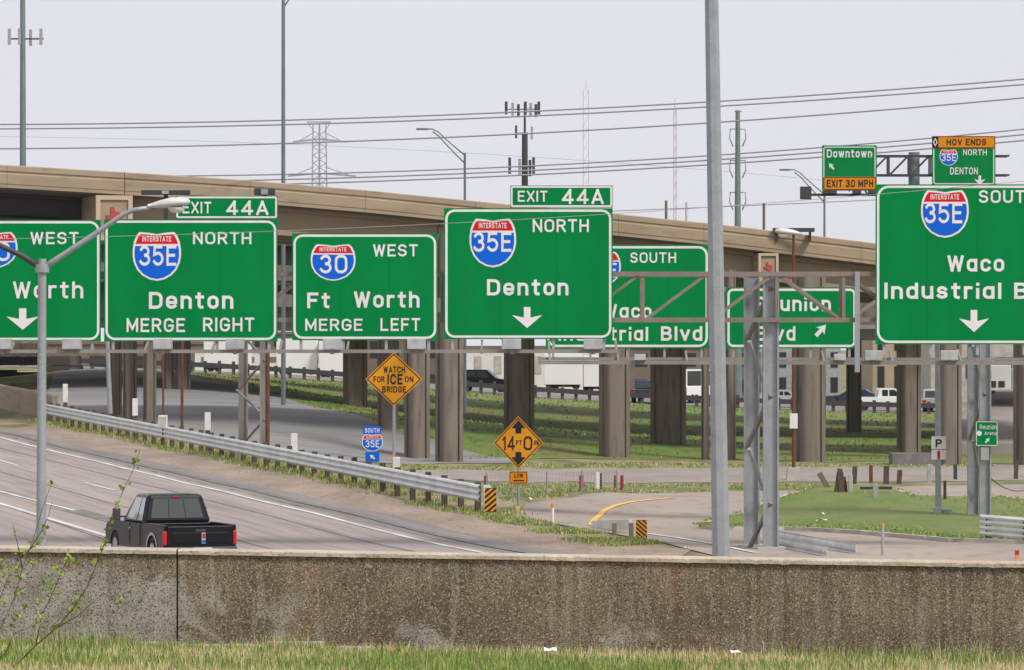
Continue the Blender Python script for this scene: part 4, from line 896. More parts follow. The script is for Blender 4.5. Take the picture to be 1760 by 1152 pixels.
for s_, bx in [('WATCH', (659, 630, 696, 641)), ('FOR', (642, 647, 661, 657)), ('ICE', (666, 643, 692, 661)), ('ON', (696, 647, 711, 657)), ('BRIDGE', (657, 664, 698, 675))]: word(s_, bx, 150 - .008, pl, 'black_sheet', .19)
mb = MB(); q = P(676, 785, 150); mb.box(q.x - .06, q.x + .06, 149.97, 150.0, q.z - .06, q.z + .06); mb.build('reflector', 'orange_plastic', r)
r, pl = diamond_sign('warning_sign', 'yellow diamond sign showing a height limit of 14 feet between black arrows', 891, 761, 43, 45.5, 138, .1, None)
for s_, bx, bd in [('14', (863, 750, 885, 774), .15), ('FT', (887, 757, 897, 765), .2), ('0', (900, 750, 915, 774), .15), ('IN', (918, 757, 926, 765), .2)]: word(s_, bx, 138 - .008, pl, 'black_sheet', bd)
for yy, sg in ((733, 1), (789, -1)):
    mb = MB(); mb.flat([P(891 + u, yy + sg * v, 138 - .008) for u, v in ((0, -11), (12, 3), (5, 3), (5, 12), (-5, 12), (-5, 3), (-12, 3))]); mb.build('arrow', 'black_sheet', pl)
mb = MB(); slab(mb, [(875, 810), (907, 810), (907, 832), (875, 832)], 138 - .02, .015); p2 = mb.build('lower_plate', 'orange_sheet', r)
mb = MB(); ring(mb, rr(876, 811, 906, 831, 2), rr(877.3, 812.3, 904.7, 829.7, 1), 138 - .024); mb.build('border', 'rust', p2); word('LOW', (884, 814, 899, 821), 138 - .028, p2, 'black_sheet', .2)
mb = MB(); mb.box(*sorted((P(882, 0, 138).x, P(901, 0, 138).x)), 138 - .028, 138 - .022, z_of(0, 827, 138), z_of(0, 825, 138)); mb.build('small_print', 'black_sheet', p2)
mb = MB(); q = P(890, 874, 138); mb.box(q.x - .06, q.x + .06, 137.97, 138.0, q.z - .08, q.z + .08); mb.build('reflector', 'paint_yellow', r)
D = 160; X = X_of(641, D); r = thing('route_marker', 'small blue 35E South route marker stack behind the guardrail', 'road sign', (X, D, Tz(X, D)))
mb = MB(); slab(mb, [(624, 733), (655, 733), (655, 746), (624, 746)], D, .015); pl = mb.build('direction_plate', 'shield_blue', r); word('SOUTH', (627, 736, 652, 744), D - .006, pl, bold=.19)
shield(622, 747, 658, 776, '35E', (628, 757, 652, 769), D, r)
mb = MB(); slab(mb, [(628, 777), (652, 777), (652, 794), (628, 794)], D, .015); pl = mb.build('arrow_plate', 'shield_blue', r)
mb = MB(); slab(mb, slant_arrow(640, 785.5, 9, math.radians(-50)), D - .006, .004); mb.build('arrow', 'white_sheet', pl)
mb = MB(); mb.cyl((X, D + .06, Tz(X, D) - .3), (X, D + .06, z_of(0, 736, D)), .05, n=8); mb.build('post', 'galvanised', r)
# parking sign on a tall pole
b = G(1613, 893); D = b.y; r = thing('parking_sign', 'white parking sign on a tall silver pole at the grass island', 'road sign', b)
mb = MB(); mb.cyl(b - Vector((0, 0, .2)), (X_of(1611, D), D, z_of(0, 585, D)), .11, .085, 12); mb.build('pole', 'galvanised', r)
mb = MB(); slab(mb, [(1601, 750), (1626, 750), (1626, 772), (1601, 772)], D - .13, .015); pl = mb.build('upper_plate', 'white_sheet', r); word('P', (1608, 755, 1619, 769), D - .138, pl, 'black_sheet', .2)
mb = MB(); slab(mb, [(1601, 773.5), (1626, 773.5), (1626, 790), (1601, 790)], D - .13, .015); pl = mb.build('lower_plate', 'white_sheet', r)
mb = MB(); mb.flat([P(x, y, D - .136) for x, y in ((1611, 775), (1616, 775), (1616, 789), (1611, 789))]); mb.build('red_bar', 'shield_red', pl)
mb = MB(); mb.box(b.x - .16, b.x + .1, D - .2, D + .16, b.z - .2, b.z + .42); mb.build('base_box', 'kerb_concrete', r, bevel=.02)
mb = MB(); mb.box(b.x + .12, b.x + .45, D - .15, D + .1, b.z + .12, b.z + .36); mb.build('meter_box', 'fixture_grey', r, bevel=.02)
# small green guide sign on the right gantry leg
D = BKD - .1; r = thing('guide_sign', 'small green sign with a slanting arrow on the right gantry leg', 'road sign', P(1696, 767, D), 'small green boards'); r['group'] = 'small green board'
panel_part('panel', 1677, 724, 1715, 767, D, r, rad=2, border=1.2, edge=1.0)
word('Reunion', (1684, 730, 1713, 738), D - .012, r, bold=.13); word('Arena', (1692, 742, 1713, 748), D - .012, r, bold=.13)
mb = MB(); mb.flat([P(x, y, D - .012) for x, y in arc(1683, 745, 4.5, 4.5, 0, 330, 11)]); mb.build('round_icon', 'white_sheet', r)
mb = MB(); slab(mb, slant_arrow(1697, 757, 8.5, math.radians(40)), D - .012, .004); mb.build('slant_arrow', 'white_sheet', r)
a, c = P(1686, 791, D), P(1700, 769, D); mb = MB(); mb.box(a.x, c.x, D, D + .02, a.z, c.z); mb.build('route_plate', 'fixture_grey', r)

# guardrail pieces at the right
D = 121.5; p0, p1 = P(1684, 888, D), P(1790, 896, D - 1.5); r = thing('guardrail', 'short stacked guardrail bumper at the right edge below the gantry legs', 'guardrail', (p0.x, D, Tz(p0.x, D)))
for k in range(2):
    for j, (dz) in enumerate((0, -.30)): pass
for k in range(4):
    dz = Vector((0, 0, -.165 * k)); mb = MB(); sec = [(0, -.07), (.07, 0), (0, .07), (-.03, 0)]; vs = []
    for q in (p0, p1):
        for d_, h in sec: vs.append(q + dz + Vector((0, -d_, h)))
    mb.add(vs, [(j, (j + 1) % 4, 4 + (j + 1) % 4, 4 + j) for j in range(4)] + [(0, 1, 2, 3), (4, 5, 6, 7)]); mb.build('rail_beam', 'galv_rail', r)
for t in (.15, .75): q = p0.lerp(p1, t); mb = MB(); mb.box(q.x - .08, q.x + .08, q.y + .04, q.y + .2, Tz(q.x, q.y) - .2, q.z + .05); mb.build('post', 'timber', r)
for (xa, ya, xb, yb, lb) in [(1318, 934, 1420, 952, 'fallen guardrail length lying on its edge at the foot of the gantry tower'), (1335, 926, 1470, 948, 'second fallen guardrail length lying just behind the first')]:
    a, c = G(xa, ya + 4), G(xb, yb + 6); mb = MB(); dv = (c - a).normalized(); sv = Vector((-dv.y, dv.x, 0)).normalized(); vs = []
    sec = [(0, .0), (.05, .04), (.02, .12), (.02, .18), (.05, .26), (0, .3), (-.015, .3), (.035, .26), (.005, .18), (.005, .12), (.035, .04), (-.015, 0)]
    for q in (a, c):
        for d_, h in sec: vs.append(q + sv * d_ + Vector((0, 0, h + .02)))
    mb.add(vs, [(j, (j + 1) % 12, 12 + (j + 1) % 12, 12 + j) for j in range(12)] + [tuple(range(12)), tuple(range(12, 24))]); tag(mb.build('fallen_rail', 'galv_rail'), lb, 'guardrail', 'fallen guardrail lengths')
# wire fence round the planted patch
r = thing('wire_fence', 'low sagging wire mesh fence between the height sign and the red bollards', 'fence', G(920, 860)); fp = [G(x, y) for x, y in ((836, 856), (880, 857), (940, 854), (1000, 851), (1060, 847))]
for i, q in enumerate(fp): mb = MB(); mb.cyl(q - Vector((0, 0, .2)), q + Vector((0, 0, .92)), .03, n=6); mb.build('post', 'fence_wire', r)
for a, c in zip(fp[:-1], fp[1:]):
    mb = MB()
    for k in range(6): h = .1 + .15 * k; mb.beam(a + Vector((0, 0, h)), c + Vector((0, 0, h)), .008, .008)
    for k in range(10): q = a.lerp(c, (k + .5) / 10); mb.beam(q + Vector((0, 0, .1)), q + Vector((0, 0, .86)), .008, .008)
    o = mb.build('mesh_panel', 'fence_wire', r); o['kind'] = 'stuff'
# chain sagging at the right edge of the lot
c0 = [G(1746, 843).lerp(G(1746, 843), 0)]; a, c = G(1700, 862), G(1800, 858); mb = MB(); mb.tube([a.lerp(c, t) + Vector((0, 0, .9 - 1.6 * t * (1 - t) * 1.4)) for t in np.linspace(0, 1, 12)], .02, 5); tag(mb.build('chain', 'steel_and_shade_dark'), 'dark chain sagging beside the right gantry legs', 'chain')
b = G(1525, 862); mb = MB(); q = P(1506, 839, b.y + 1); w_ = 55 / S(b.y); mb.box(q.x - w_ / 2, q.x + w_ / 2, b.y + 1, b.y + 1.15, q.z - .05, q.z + .04); bm = thing('low_barrier_bar', 'low black bar on two slim grey feet behind the grey post on the grass island', 'barrier', (q.x, b.y + 1, Tz(q.x, b.y + 1))); mb.build('bar', 'joint_dark', bm)
for sx in (-.35, .45): mb = MB(); mb.box(q.x + sx * w_ - .04, q.x + sx * w_ + .04, b.y + 1.0, b.y + 1.16, Tz(q.x, b.y) - .1, q.z - .054); mb.build('foot', 'fixture_grey', bm)
# ---------------------------------------------------------------- lamp posts, poles, masts and wires
def cobra_head(root, base, dirx, L, m='lamp_shell'):       # drop-lens street lamp: tapered shell and refractor
    mb = MB(); n = 12; rings = [(0, .05, .045), (.12, .07, .06), (.3, .13, .10), (.55, .185, .125), (.8, .185, .115), (.95, .13, .08), (1.0, .05, .03)]; vs = []
    for t, ry, rz in rings:
        for j in range(n):
            a = 2 * math.pi * j / n; vs.append((base.x + dirx * t * L, base.y + ry * L / .8 * math.cos(a), base.z + .02 + .10 * t * L * 0 + rz * L / .8 * (math.sin(a) * (1.0 if math.sin(a) > 0 else .55)) + t * L * .1))
    k = len(rings); mb.add(vs, [(i * n + j, i * n + (j + 1) % n, (i + 1) * n + (j + 1) % n, (i + 1) * n + j) for i in range(k - 1) for j in range(n)] + [tuple(range(n)), tuple(range((k - 1) * n, k * n))], 0, True)
    h = mb.build('lamp_head', m, root)
    mb = MB(); vs = []
    for i, (f, dz) in enumerate(((1, 0), (.95, -.4), (.7, -.8), (.3, -1.0))):
        for j in range(n): a = 2 * math.pi * j / n; vs.append((base.x + dirx * L * (.68 + .2 * f * math.cos(a)), base.y + .15 * L / .8 * f * math.sin(a), base.z + L * .055 - .05 * L + dz * .13 * L))
    mb.add(vs, [(i * n + j, i * n + (j + 1) % n, (i + 1) * n + (j + 1) % n, (i + 1) * n + j) for i in range(3) for j in range(n)] + [tuple(range(3 * n, 4 * n))], 0, True); mb.build('refractor', 'lamp_glass', h)
D = 75; X = X_of(70, D); r = thing('street_lamp', 'double-armed grey street lamp in front of the Ft Worth sign', 'street lamp', (X, D, Tz(X, D)))
mb = MB(); zt = z_of(0, 445, D); mb.cyl((X, D, Tz(X, D) - .3), (X_of(72.5, D), D, zt), .1, .075, 12); mb.build('pole', 'galvanised', r)
mb = MB(); mb.cyl((X_of(72.5, D), D, zt - .25), (X_of(72.5, D), D, zt - .1), .13, n=12); mb.build('arm_collar', 'galvanised', r)
pts = [P(x, y, D) for x, y in ((73, 462), (100, 444), (140, 418), (180, 391), (210, 370), (230, 361), (258, 357))]; mb = MB(); mb.tube(pts, .055, 8, 0, .04); mb.build('arm', 'galvanised', r)
pts = [P(x, y, D) for x, y in ((72, 462), (40, 441), (0, 422), (-40, 404), (-80, 380), (-115, 372))]; mb = MB(); mb.tube(pts, .055, 8, 0, .04); mb.build('arm', 'steel_and_shade_dark', r)
cobra_head(r, P(254, 357, D), 1, .78); cobra_head(r, P(-113, 372, D), -1, .72)
# tall galvanised pole in front
D = 80; b = Vector((X_of(1242, D), D, Tz(X_of(1242, D), D))); t = P(1216, -420, D); r = thing('tall_pole', 'tall thick speckled galvanised pole rising past the top of the picture', 'pole', b)
mb = MB(); mb.cyl(b - Vector((0, 0, .3)), t, .19, .125, 8, smooth=False, a0=.39); mb.build('shaft', 'galvanised', r)
mb = MB(); mb.cyl(b, b + Vector((0, 0, .12)), .32, n=12); mb.build('base_flange', 'galvanised', r)
# rusty lamp in the middle distance
b = G(1364, 826); D = b.y; r = thing('street_lamp', 'street lamp on a thin rust-brown pole with a square concrete foot', 'street lamp', b)
mb = MB(); mb.cyl(b, (b.x, D, z_of(0, 400, D)), .085, .06, 10); mb.build('pole', 'rust', r)
mb = MB(); mb.prism([(-.34, 0), (.34, 0), (.26, .62), (-.26, .62)], b + Vector((0, -.3, -.05)), (1, 0, 0), (0, 0, 1), (0, .6, 0)); mb.build('concrete_foot', 'kerb_concrete', r)
mb = MB(); mb.box(b.x - .17, b.x + .17, D - .1, D + .1, z_of(0, 737, D), z_of(0, 711, D)); mb.build('notice_plate', 'bollard_white', r, bevel=.02)
mb = MB(); mb.tube([P(1364, 402, D), P(1370, 399, D), P(1376, 400, D)], .04, 6); mb.build('arm', 'rust', r)
cobra_head(r, P(1378, 403, D), -1, 46 / S(D))
# twin-arm lamps beyond the overpass
def davit_lamp(xp, y0, xt, yt, D, label, foot_z, m='steel_teal'):
    X = X_of(xp, D); r = thing('street_lamp', label, 'street lamp', (X, D, foot_z), 'slim curved-arm lamps beyond the overpass')
    mb = MB(); mb.cyl((X, D, foot_z), (X, D, z_of(0, y0, D)), .1, .07, 8); mb.build('pole', m, r)
    dx, dy = xt - xp, yt - y0
    for o_ in (0, 14):
        mb = MB(); mb.tube([P(xp + dx * u, y0 + 4 + o_ * (1 - u) + (dy - 4) * v, D) for u, v in ((0, 0), (.2, .3), (.4, .62), (.55, .88), (.68, 1.0))] + ([P(xp + dx * .8, yt, D)] if o_ == 0 else []), .045, 6); mb.build('arm', m, r)
    mb = MB(); mb.obox(P(xt - (6 if dx < 0 else -6) * 0 + (-dx) * .1, yt, D), (abs(dx) * .12 / S(D), 0, 0), (0, .12, 0), (0, 0, .06)); mb.build('lamp_head', 'steel_teal', r, bevel=.03)
davit_lamp(799, 263, 717, 222, 236, 'slim lamp with a curved double arm behind the overpass near the sky centre', 2.0)
davit_lamp(1417, 330, 1341, 292, 275, 'slim lamp with a curved double arm just below the distant Downtown sign', 1.0)
D = 236; X = X_of(487, D); r = thing('street_lamp', 'very tall slim greenish lamp pole behind the overpass at left', 'street lamp', (X, D, 2.5), 'slim curved-arm lamps beyond the overpass')
mb = MB(); mb.cyl((X, D, 2.5), (X, D, z_of(0, -60, D)), .14, .1, 8); mb.build('pole', 'steel_teal', r)
mb = MB(); mb.tube([P(x, y, D) for x, y in ((488, 12), (494, 3), (505, -12), (530, -30), (560, -36))], .05, 6); mb.build('arm', 'steel_teal', r)
mb = MB(); q = P(568, -36, D); mb.obox(q, (.35, 0, 0), (0, .12, 0), (0, 0, .06)); mb.build('lamp_head', 'steel_teal', r, bevel=.03)
# short posts showing above the parapet
for x, y0, D, lb in [(1145, 345, 300, 'short post above the overpass edge left of the tall pole'), (1313, 349, 300, 'short post above the overpass edge right of the transmission pole')]:
    mb = MB(); X = X_of(x, D); mb.cyl((X, D, 0), (X, D, z_of(0, y0, D)), .13, .1, 8); tag(mb.build('utility_pole', 'timber_pale'), lb, 'pole', 'short posts beyond the overpass')
# cell towers
def antenna(mb, p, h, w=.22): mb.box(p.x - w / 2, p.x + w / 2, p.y - .1, p.y + .1, p.z - h / 2, p.z + h / 2)
D = 330; X = X_of(40, D); r = thing('cell_tower', 'thick grey monopole with small antenna panels at far left', 'mast', (X, D, -.4))
mb = MB(); mb.cyl((X, D, -.4), (X_of(39, D), D, z_of(0, -40, D)), .34, .2, 12); mb.build('pole', 'steel_teal', r)
mb = MB(); mb.beam(P(17, 67, D), P(75, 67, D), .12, .12); mb.build('platform', 'steel_and_shade_dark', r)
for x, dy in ((17, -.4), (35, -.6), (51, .6), (71, -.3)):
    mb = MB(); p = P(x, 64, D); p.y += dy; antenna(mb, p, 28 / S(D), .24); mb.build('antenna_panel', 'fixture_grey', r)
D = 430; X = X_of(902, D); r = thing('cell_tower', 'dark monopole with clusters of antenna panels above the Exit 44A sign', 'mast', (X, D, -.5))
mb = MB(); mb.cyl((X, D, -.5), (X_of(902, D), D, z_of(0, 228, D)), .5, .32, 10); mb.build('pole', 'steel_and_shade_dark', r)
mb = MB(); mb.cyl((X, D, z_of(0, 228, D)), (X, D, z_of(0, 178, D)), .12, n=8); mb.build('upper_pole', 'steel_and_shade_dark', r)
for y, xs, h, w_ in [(188, (870, 881, 891, 903, 912, 921, 926), 22, .3), (229, (887, 914), 22, .24), (287, (876, 893, 911, 917), 28, .3)]:
    mb = MB(); mb.beam(P(xs[0], y, D), P(xs[-1], y, D), .1, .1); mb.build('platform', 'steel_and_shade_dark', r)
    for i, x in enumerate(xs): mb = MB(); p = P(x, y + (i % 3 - 1) * 1.5, D); p.y += (i % 3 - 1) * .8; antenna(mb, p, h / S(D), w_); mb.build('antenna_panel', ('steel_and_shade_dark', 'fixture_grey')[i % 3 == 1], r)
# transmission pole with davit arms
D = 420; X = X_of(1268, D); r = thing('transmission_pole', 'tapered steel transmission pole with insulator arms right of the tall pole', 'power pole', (X, D, -.5))
mb = MB(); mb.cyl((X, D, -.5), (X, D, z_of(0, 190, D)), .5, .24, 10); mb.build('pole', 'steel_teal', r)
for y in (222, 276, 331):
    for sx in (-1, 1): mb = MB(); mb.tube([P(1268, y, D), P(1268 + sx * 13, y, D), P(1268 + sx * 14, y + 16, D), P(1268 + sx * 8, y + 30, D)], .07, 5); mb.build('insulator_arm', 'wire', r)
mb = MB(); mb.beam(P(1262, 192, D), P(1275, 192, D), .1, .1); mb.build('top_arm', 'wire', r)
# lattice pylon
D = 520; r = thing('lattice_pylon', 'lattice steel pylon with wide cross arms on the skyline at left', 'pylon', (X_of(550, D), D, -.5))
def px_beam(x0, y0, x1, y1, D, w, nm, m, root, dy=0.0): mb = MB(); a, b = P(x0, y0, D), P(x1, y1, D); a.y += dy; b.y += dy; mb.beam(a, b, w, w); return mb.build(nm, m, root)
for x0, x1 in ((537, 538), (549, 549), (562, 560)): px_beam(x0 - (4 if x0 < 545 else -4 if x0 > 555 else 0), 600, x1, 212, D, .22 if x0 == 549 else .15, 'leg', 'wire', r)
for i in range(8):
    y0 = 225 + i * 14; px_beam(538, y0, 560, y0 + 14, D, .09, 'lacing', 'wire', r); px_beam(560, y0, 538, y0 + 14, D, .09, 'lacing', 'wire', r)
for y, xa, xb in ((242, 503, 597), (301, 494, 612)):
    px_beam(xa, y + 2, 549, y - 3, D, .2, 'cross_arm', 'wire', r); px_beam(549, y - 3, xb, y + 2, D, .2, 'cross_arm', 'wire', r)
    px_beam(xa + 12, y, 540, y - 14, D, .1, 'arm_stay', 'wire', r); px_beam(xb - 12, y, 558, y - 14, D, .1, 'arm_stay', 'wire', r)
px_beam(528, 210, 569, 210, D, .14, 'peak_arm', 'wire', r); px_beam(528, 210, 540, 226, D, .1, 'arm_stay', 'wire', r); px_beam(569, 210, 558, 226, D, .1, 'arm_stay', 'wire', r)
# faint broadcast masts far away
def far_mast(x, y0, D, w, label, bars=True):
    X = X_of(x, D); r = thing('broadcast_mast', label, 'mast', (X, D, -.5), 'faint far-off masts'); z1 = z_of(0, y0, D); wm = w / S(D)
    for sx in (-1, 1): mb = MB(); mb.beam((X + sx * wm / 2, D, -.5), (X + sx * wm / 2, D, z1 - 18 / S(D)), .35, .35); mb.build('leg', 'mast_pale', r)
    n = 14; h = z1 - 18 / S(D)
    for i in range(n): z0 = h * .35 + h * .65 * i / n; mb = MB(); mb.beam((X - wm / 2, D, z0), (X + wm / 2, D, z0 + h * .65 / n), .2, .2); mb.build('lacing', 'mast_pale', r)
    mb = MB(); mb.cyl((X, D, h), (X, D, z1), .22, .1, 6); mb.build('tip', 'mast_pale', r)
far_mast(1007, 136, 1900, 9, 'very faint tall broadcast mast right of the cell tower')
far_mast(1160, 168, 1300, 4, 'grey thin mast just left of the tall foreground pole')
mb = MB(); X = X_of(1180, 900); mb.cyl((X, 900, 0), (X, 900, z_of(0, 348, 900)), .4, .3, 8); tag(mb.build('thin_mast', 'mast_pale'), 'short pale mast right of the grey thin mast above the overpass', 'mast')
# wires
def wire(pts, D0, D1, rad, label, m='wire', group='power lines across the sky'):
    xs = np.linspace(-260, 2020, 40); px, py = zip(*pts); co = np.polyfit(px, py, 2); q = []
    for x in xs: t = (x + 260) / 2280; q.append(P(x, float(np.polyval(co, x)), D0 + (D1 - D0) * t))
    mb = MB(); mb.tube(q, rad, 5); tag(mb.build('power_line', m), label, 'power line', group)
wire([(0, 213), (500, 209), (880, 193), (1215, 173), (1760, 137)], 430, 400, .085, 'topmost power line crossing the whole sky')
wire([(0, 221), (500, 215), (900, 201), (1230, 181), (1760, 146)], 432, 402, .085, 'second power line from the top, close under the topmost')
wire([(0, 256), (500, 246), (880, 231), (1230, 211), (1760, 168)], 434, 404, .085, 'third power line from the top, alone in a wide gap')
wire([(0, 300), (500, 306), (880, 285), (1230, 263), (1760, 224)], 440, 410, .08, 'upper line of the lower bundle of three power lines')
wire([(0, 312), (500, 313), (880, 294), (1230, 271), (1760, 233)], 442, 412, .085, 'middle line of the lower bundle of three power lines')
wire([(0, 322), (500, 320), (880, 302), (1230, 279), (1760, 243)], 444, 414, .085, 'lowest line of the lower bundle of three power lines')
wire([(0, 236), (500, 245), (880, 270), (1300, 300), (1760, 345)], 700, 760, .035, 'hair-thin line falling to the right across the wires')
wire([(0, 395), (880, 368), (1260, 355), (1500, 346), (1760, 330)], 330, 330, .04, 'thin line just above the overpass parapet')
wire([(30, 412), (190, 405), (475, 396), (770, 384), (1050, 370), (1510, 333)], 84, 84, .006, 'thin pale cable passing in front of the green signs', 'wire_near', 'near cable')
# birds
# dark boxes fixed along the overpass
for x0, x1, y0, y1, D, lb, in [(243, 327, 327, 335, FD + .9, 'long black box mounted above the Merge Right sign'), (437, 473, 324, 336, FD + .9, 'short dark lamp bracket above the right corner of the Merge Right sign')]:
    a, b = P(x0, y1, D), P(x1, y0, D); r = thing('lamp_bar', lb, 'light fixture', (a.x, D, a.z), 'dark bars above the signs'); mb = MB(); mb.box(a.x, b.x, D - .12, D + .12, a.z, b.z); mb.build('housing', 'steel_and_shade_dark', r, bevel=.02)
    mb = MB(); c = (a.x + b.x) / 2; mb.box(c - .06, c + .06, D - .02, D + .06, P(0, 471, FD).z, a.z - .002); mb.build('stem', 'steel_and_shade_dark', r)
    mb = MB(); mb.box(c - .1, c + .1, D - .16, D - .122, a.z + .02, b.z - .02); mb.build('badge', 'fixture_grey', r)
D = BD(1364) - .5; a, b = P(1328, 399, D), P(1400, 392, D); r = thing('lamp_bar', 'long black bar on the overpass edge behind the rusty lamp', 'light fixture', (a.x, D, a.z)); mb = MB(); mb.box(a.x, b.x, D - .1, D + .1, a.z, b.z); mb.build('housing', 'steel_and_shade_dark', r)
for x in (1335, 1393): mb = MB(); p = P(x, 399, D); mb.box(p.x - .05, p.x + .05, D + .1, D + .7, p.z - .5, p.z + .1); mb.build('bracket', 'steel_and_shade_dark', r)

# ---------------------------------------------------------------- buildings beyond
def building(name, label, x0, x1, ytop, D, depth, material, rows, cols, ww=.5, wh=.5, win='window_dark', zb=-1.0):
    a, b = P(x0, ytop, D), P(x1, ytop, D); r = thing(name, label, 'building', ((a.x + b.x) / 2, D, zb)); mb = MB(); mb.box(a.x, b.x, D, D + depth, zb, a.z); mb.build('walls', material, r)
    mb = MB(); mb.box(a.x - .15, b.x + .15, D - .15, D + depth + .15, a.z + .002, a.z + .3); mb.build('roof_edge', 'building_brown', r)
    if rows * cols:
        z0 = Tz(a.x, D) if D < 400 else 0; cw = (b.x - a.x) / cols; chh = (a.z - max(z0, 0)) / rows; pw = None
        for i in range(cols):
            for j in range(rows):
                cx_, cz = a.x + (i + .5) * cw, max(z0, 0) + (j + .55) * chh
                if pw is None: mb = MB(); mb.box(-cw * ww / 2, cw * ww / 2, -.06, .05, -chh * wh / 2, chh * wh / 2); pw = mb.build('window', win, r, local=True); o = pw
                else: o = link_copy(pw, r)
                o.location = Vector((cx_, D, cz)) - r.location
    return r
building('warehouse', 'long low white warehouse seen under the bridge at left', 335, 600, 602, 372, 18, 'building_white', 1, 7, .4, .25, 'building_brown')
building('warehouse', 'white warehouse wall seen between the middle bridge columns', 770, 1045, 600, 380, 18, 'building_white', 1, 8, .35, .5, 'kerb_concrete')
building('shop_building', 'brown brick shop building behind the warehouses', 430, 760, 575, 440, 20, 'building_brown', 2, 10)
building('shop_building', 'dark brown low building far behind the Merge Right sign', -200, 340, 592, 430, 20, 'building_brown', 1, 8)
building('office_building', 'pale office building between the right bridge columns', 1290, 1445, 556, 460, 18, 'fixture_grey', 3, 7, .55, .6)
building('brick_building', 'tan brick building with tall windows under the large Waco sign', 1500, 1615, 548, 430, 16, 'building_tan', 2, 4, .4, .62)
building('shop_building', 'brown building behind the tall pole', 1040, 1290, 598, 445, 16, 'building_brown', 2, 6)
building('warehouse', 'pale graffitied warehouse at the right edge under the Waco sign', 1600, 1900, 578, 400, 16, 'kerb_concrete', 1, 6, .6, .3, 'steel_and_shade_dark')
for i, (x0, x1, D, lb) in enumerate([(350, 430, 352, 'white box trailer parked behind the far guardrail, left of the gantry legs'), (475, 545, 354, 'white box trailer parked behind the far guardrail, right of the gantry legs'), (548, 600, 353, 'short white trailer parked beside the brown column'), (935, 1000, 356, 'white trailer behind the far guardrail between two columns'), (1003, 1040, 356, 'white truck box beside the trailer between two columns')]):
    a, b = P(x0, 0, D), P(x1, 0, D); zg = Tz(a.x, D); r = thing('box_trailer', lb, 'trailer', ((a.x + b.x) / 2, D, zg), 'white trailers beyond the far guardrail')
    mb = MB(); mb.box(a.x, b.x, D, D + 2.4, zg + .4, zg + 3.1); mb.build('cargo_box', 'white_paint', r, bevel=.04)
    mb = MB(); mb.box(a.x + .2, b.x - .2, D + .3, D + 2.1, zg + .2, zg + .395); mb.build('chassis', 'steel_and_shade_dark', r)
    for t in (.15, .3, .85): X = a.x + (b.x - a.x) * t; mb = MB(); mb.cyl((X, D + .2, zg + .3), (X, D + .5, zg + .3), .34, n=14); mb.build('wheel', 'tyre', r)
# far guardrails with timber posts
def far_rail(pts, label, spacing=1.05, h=1.0):
    b = Vector((pts[0][0], pts[0][1], Tz(*pts[0]))); r = thing('guardrail', label, 'guardrail', b, 'far guardrails on dark posts'); L = path_len(pts); n = int(L / spacing); p = resample(pts, n + 1); proto = None
    for i in range(n + 1):
        q = Vector((p[i, 0], p[i, 1], Tz(*p[i])))
        if proto is None: mb = MB(); mb.box(-.13, .13, -.1, .1, -.3, h); proto = mb.build('post', 'timber', r, local=True); o = proto
        else: o = link_copy(proto, r)
        o.location = q - b; o.scale.z = rnd.uniform(.92, 1.06)
    k = 6; q = resample(pts, k + 1)
    for i in range(k):
        mb = MB(); a = Vector((*q[i], Tz(*q[i]) + h * .66)); c = Vector((*q[i + 1], Tz(*q[i + 1]) + h * .66)); mb.beam(a + Vector((0, -.14, 0)), c + Vector((0, -.14, 0)), .06, .38); mb.build('rail_beam', 'steel_and_shade_dark', r)
far_rail([(X_of(110, 317), 317), (X_of(345, 317), 317), (X_of(620, 317), 317)], 'dark far guardrail on timber posts at the top of the left grass bank')
far_rail([(X_of(640, 317), 317), (X_of(900, 317), 317), (X_of(1060, 317), 317)], 'dark far guardrail on timber posts between the middle columns')
far_rail([(X_of(1080, 317), 317), (X_of(1400, 317), 317), (X_of(1620, 317), 317)], 'dark far guardrail in front of the white pickup at right')
# paved slope at the right
sl = MB(); pl0 = P(1640, 762, 226); pln = (P(1780, 762, 226) - pl0).cross(P(1700, 682, 258) - pl0)
def on_slope(x, y): d = P(x, y, 1.0) - Vector((0, 0, EYE)); t = (pl0 - Vector((0, 0, EYE))).dot(pln) / d.dot(pln); return Vector((0, 0, EYE)) + d * t
q = [pl0, P(1800, 762, 226), on_slope(1800, 615), on_slope(1700, 682), on_slope(1640, 722)]; sl.add(q + [p - Vector((0, 0, 6)) for p in q], [(0, 1, 3), (1, 2, 3), (0, 3, 4), (0, 5, 6, 1), (1, 6, 7, 2), (2, 7, 8, 3), (3, 8, 9, 4), (4, 9, 5, 0)])
o = sl.build('paved_slope', 'slope_concrete'); o['kind'] = 'structure'
# ---------------------------------------------------------------- black pickup on the highway
TD = 107.6; TX = X_of(344, TD); tr = thing('pickup_truck', 'black pickup truck driving away on the highway behind the wall', 'pickup truck', (TX, TD, Tz(TX, TD) + .04), rz=math.radians(21.5))
def L_(mb, name, m, parent=tr, bevel=0.0): return mb.build(name, m, parent, local=True, bevel=bevel)
HWD = 1.0
def arch(cy, r, z0, n=9): return [(cy - r * math.cos(math.pi * i / n), z0 + r * .92 * math.sin(math.pi * i / n)) for i in range(n + 1)]
prof = [(2.03, .42), (2.03, 1.10), (4.15, 1.10), (5.3, 1.04), (5.52, .95), (5.6, .75), (5.58, .42)] + [(5.14, .42)] + arch(4.66, .44, .42)[::-1] + [(4.2, .42)]
mb = MB(); mb.prism(prof, (-HWD, 0, 0), (0, 1, 0), (0, 0, 1), (2 * HWD, 0, 0)); body = L_(mb, 'cab_body', 'black_paint', bevel=.035)
bs = [(0.04, .5), (0.02, 1.10), (2.0, 1.10), (2.0, .42), (1.55, .42)] + arch(1.1, .45, .42)[::-1] + [(.62, .42)]
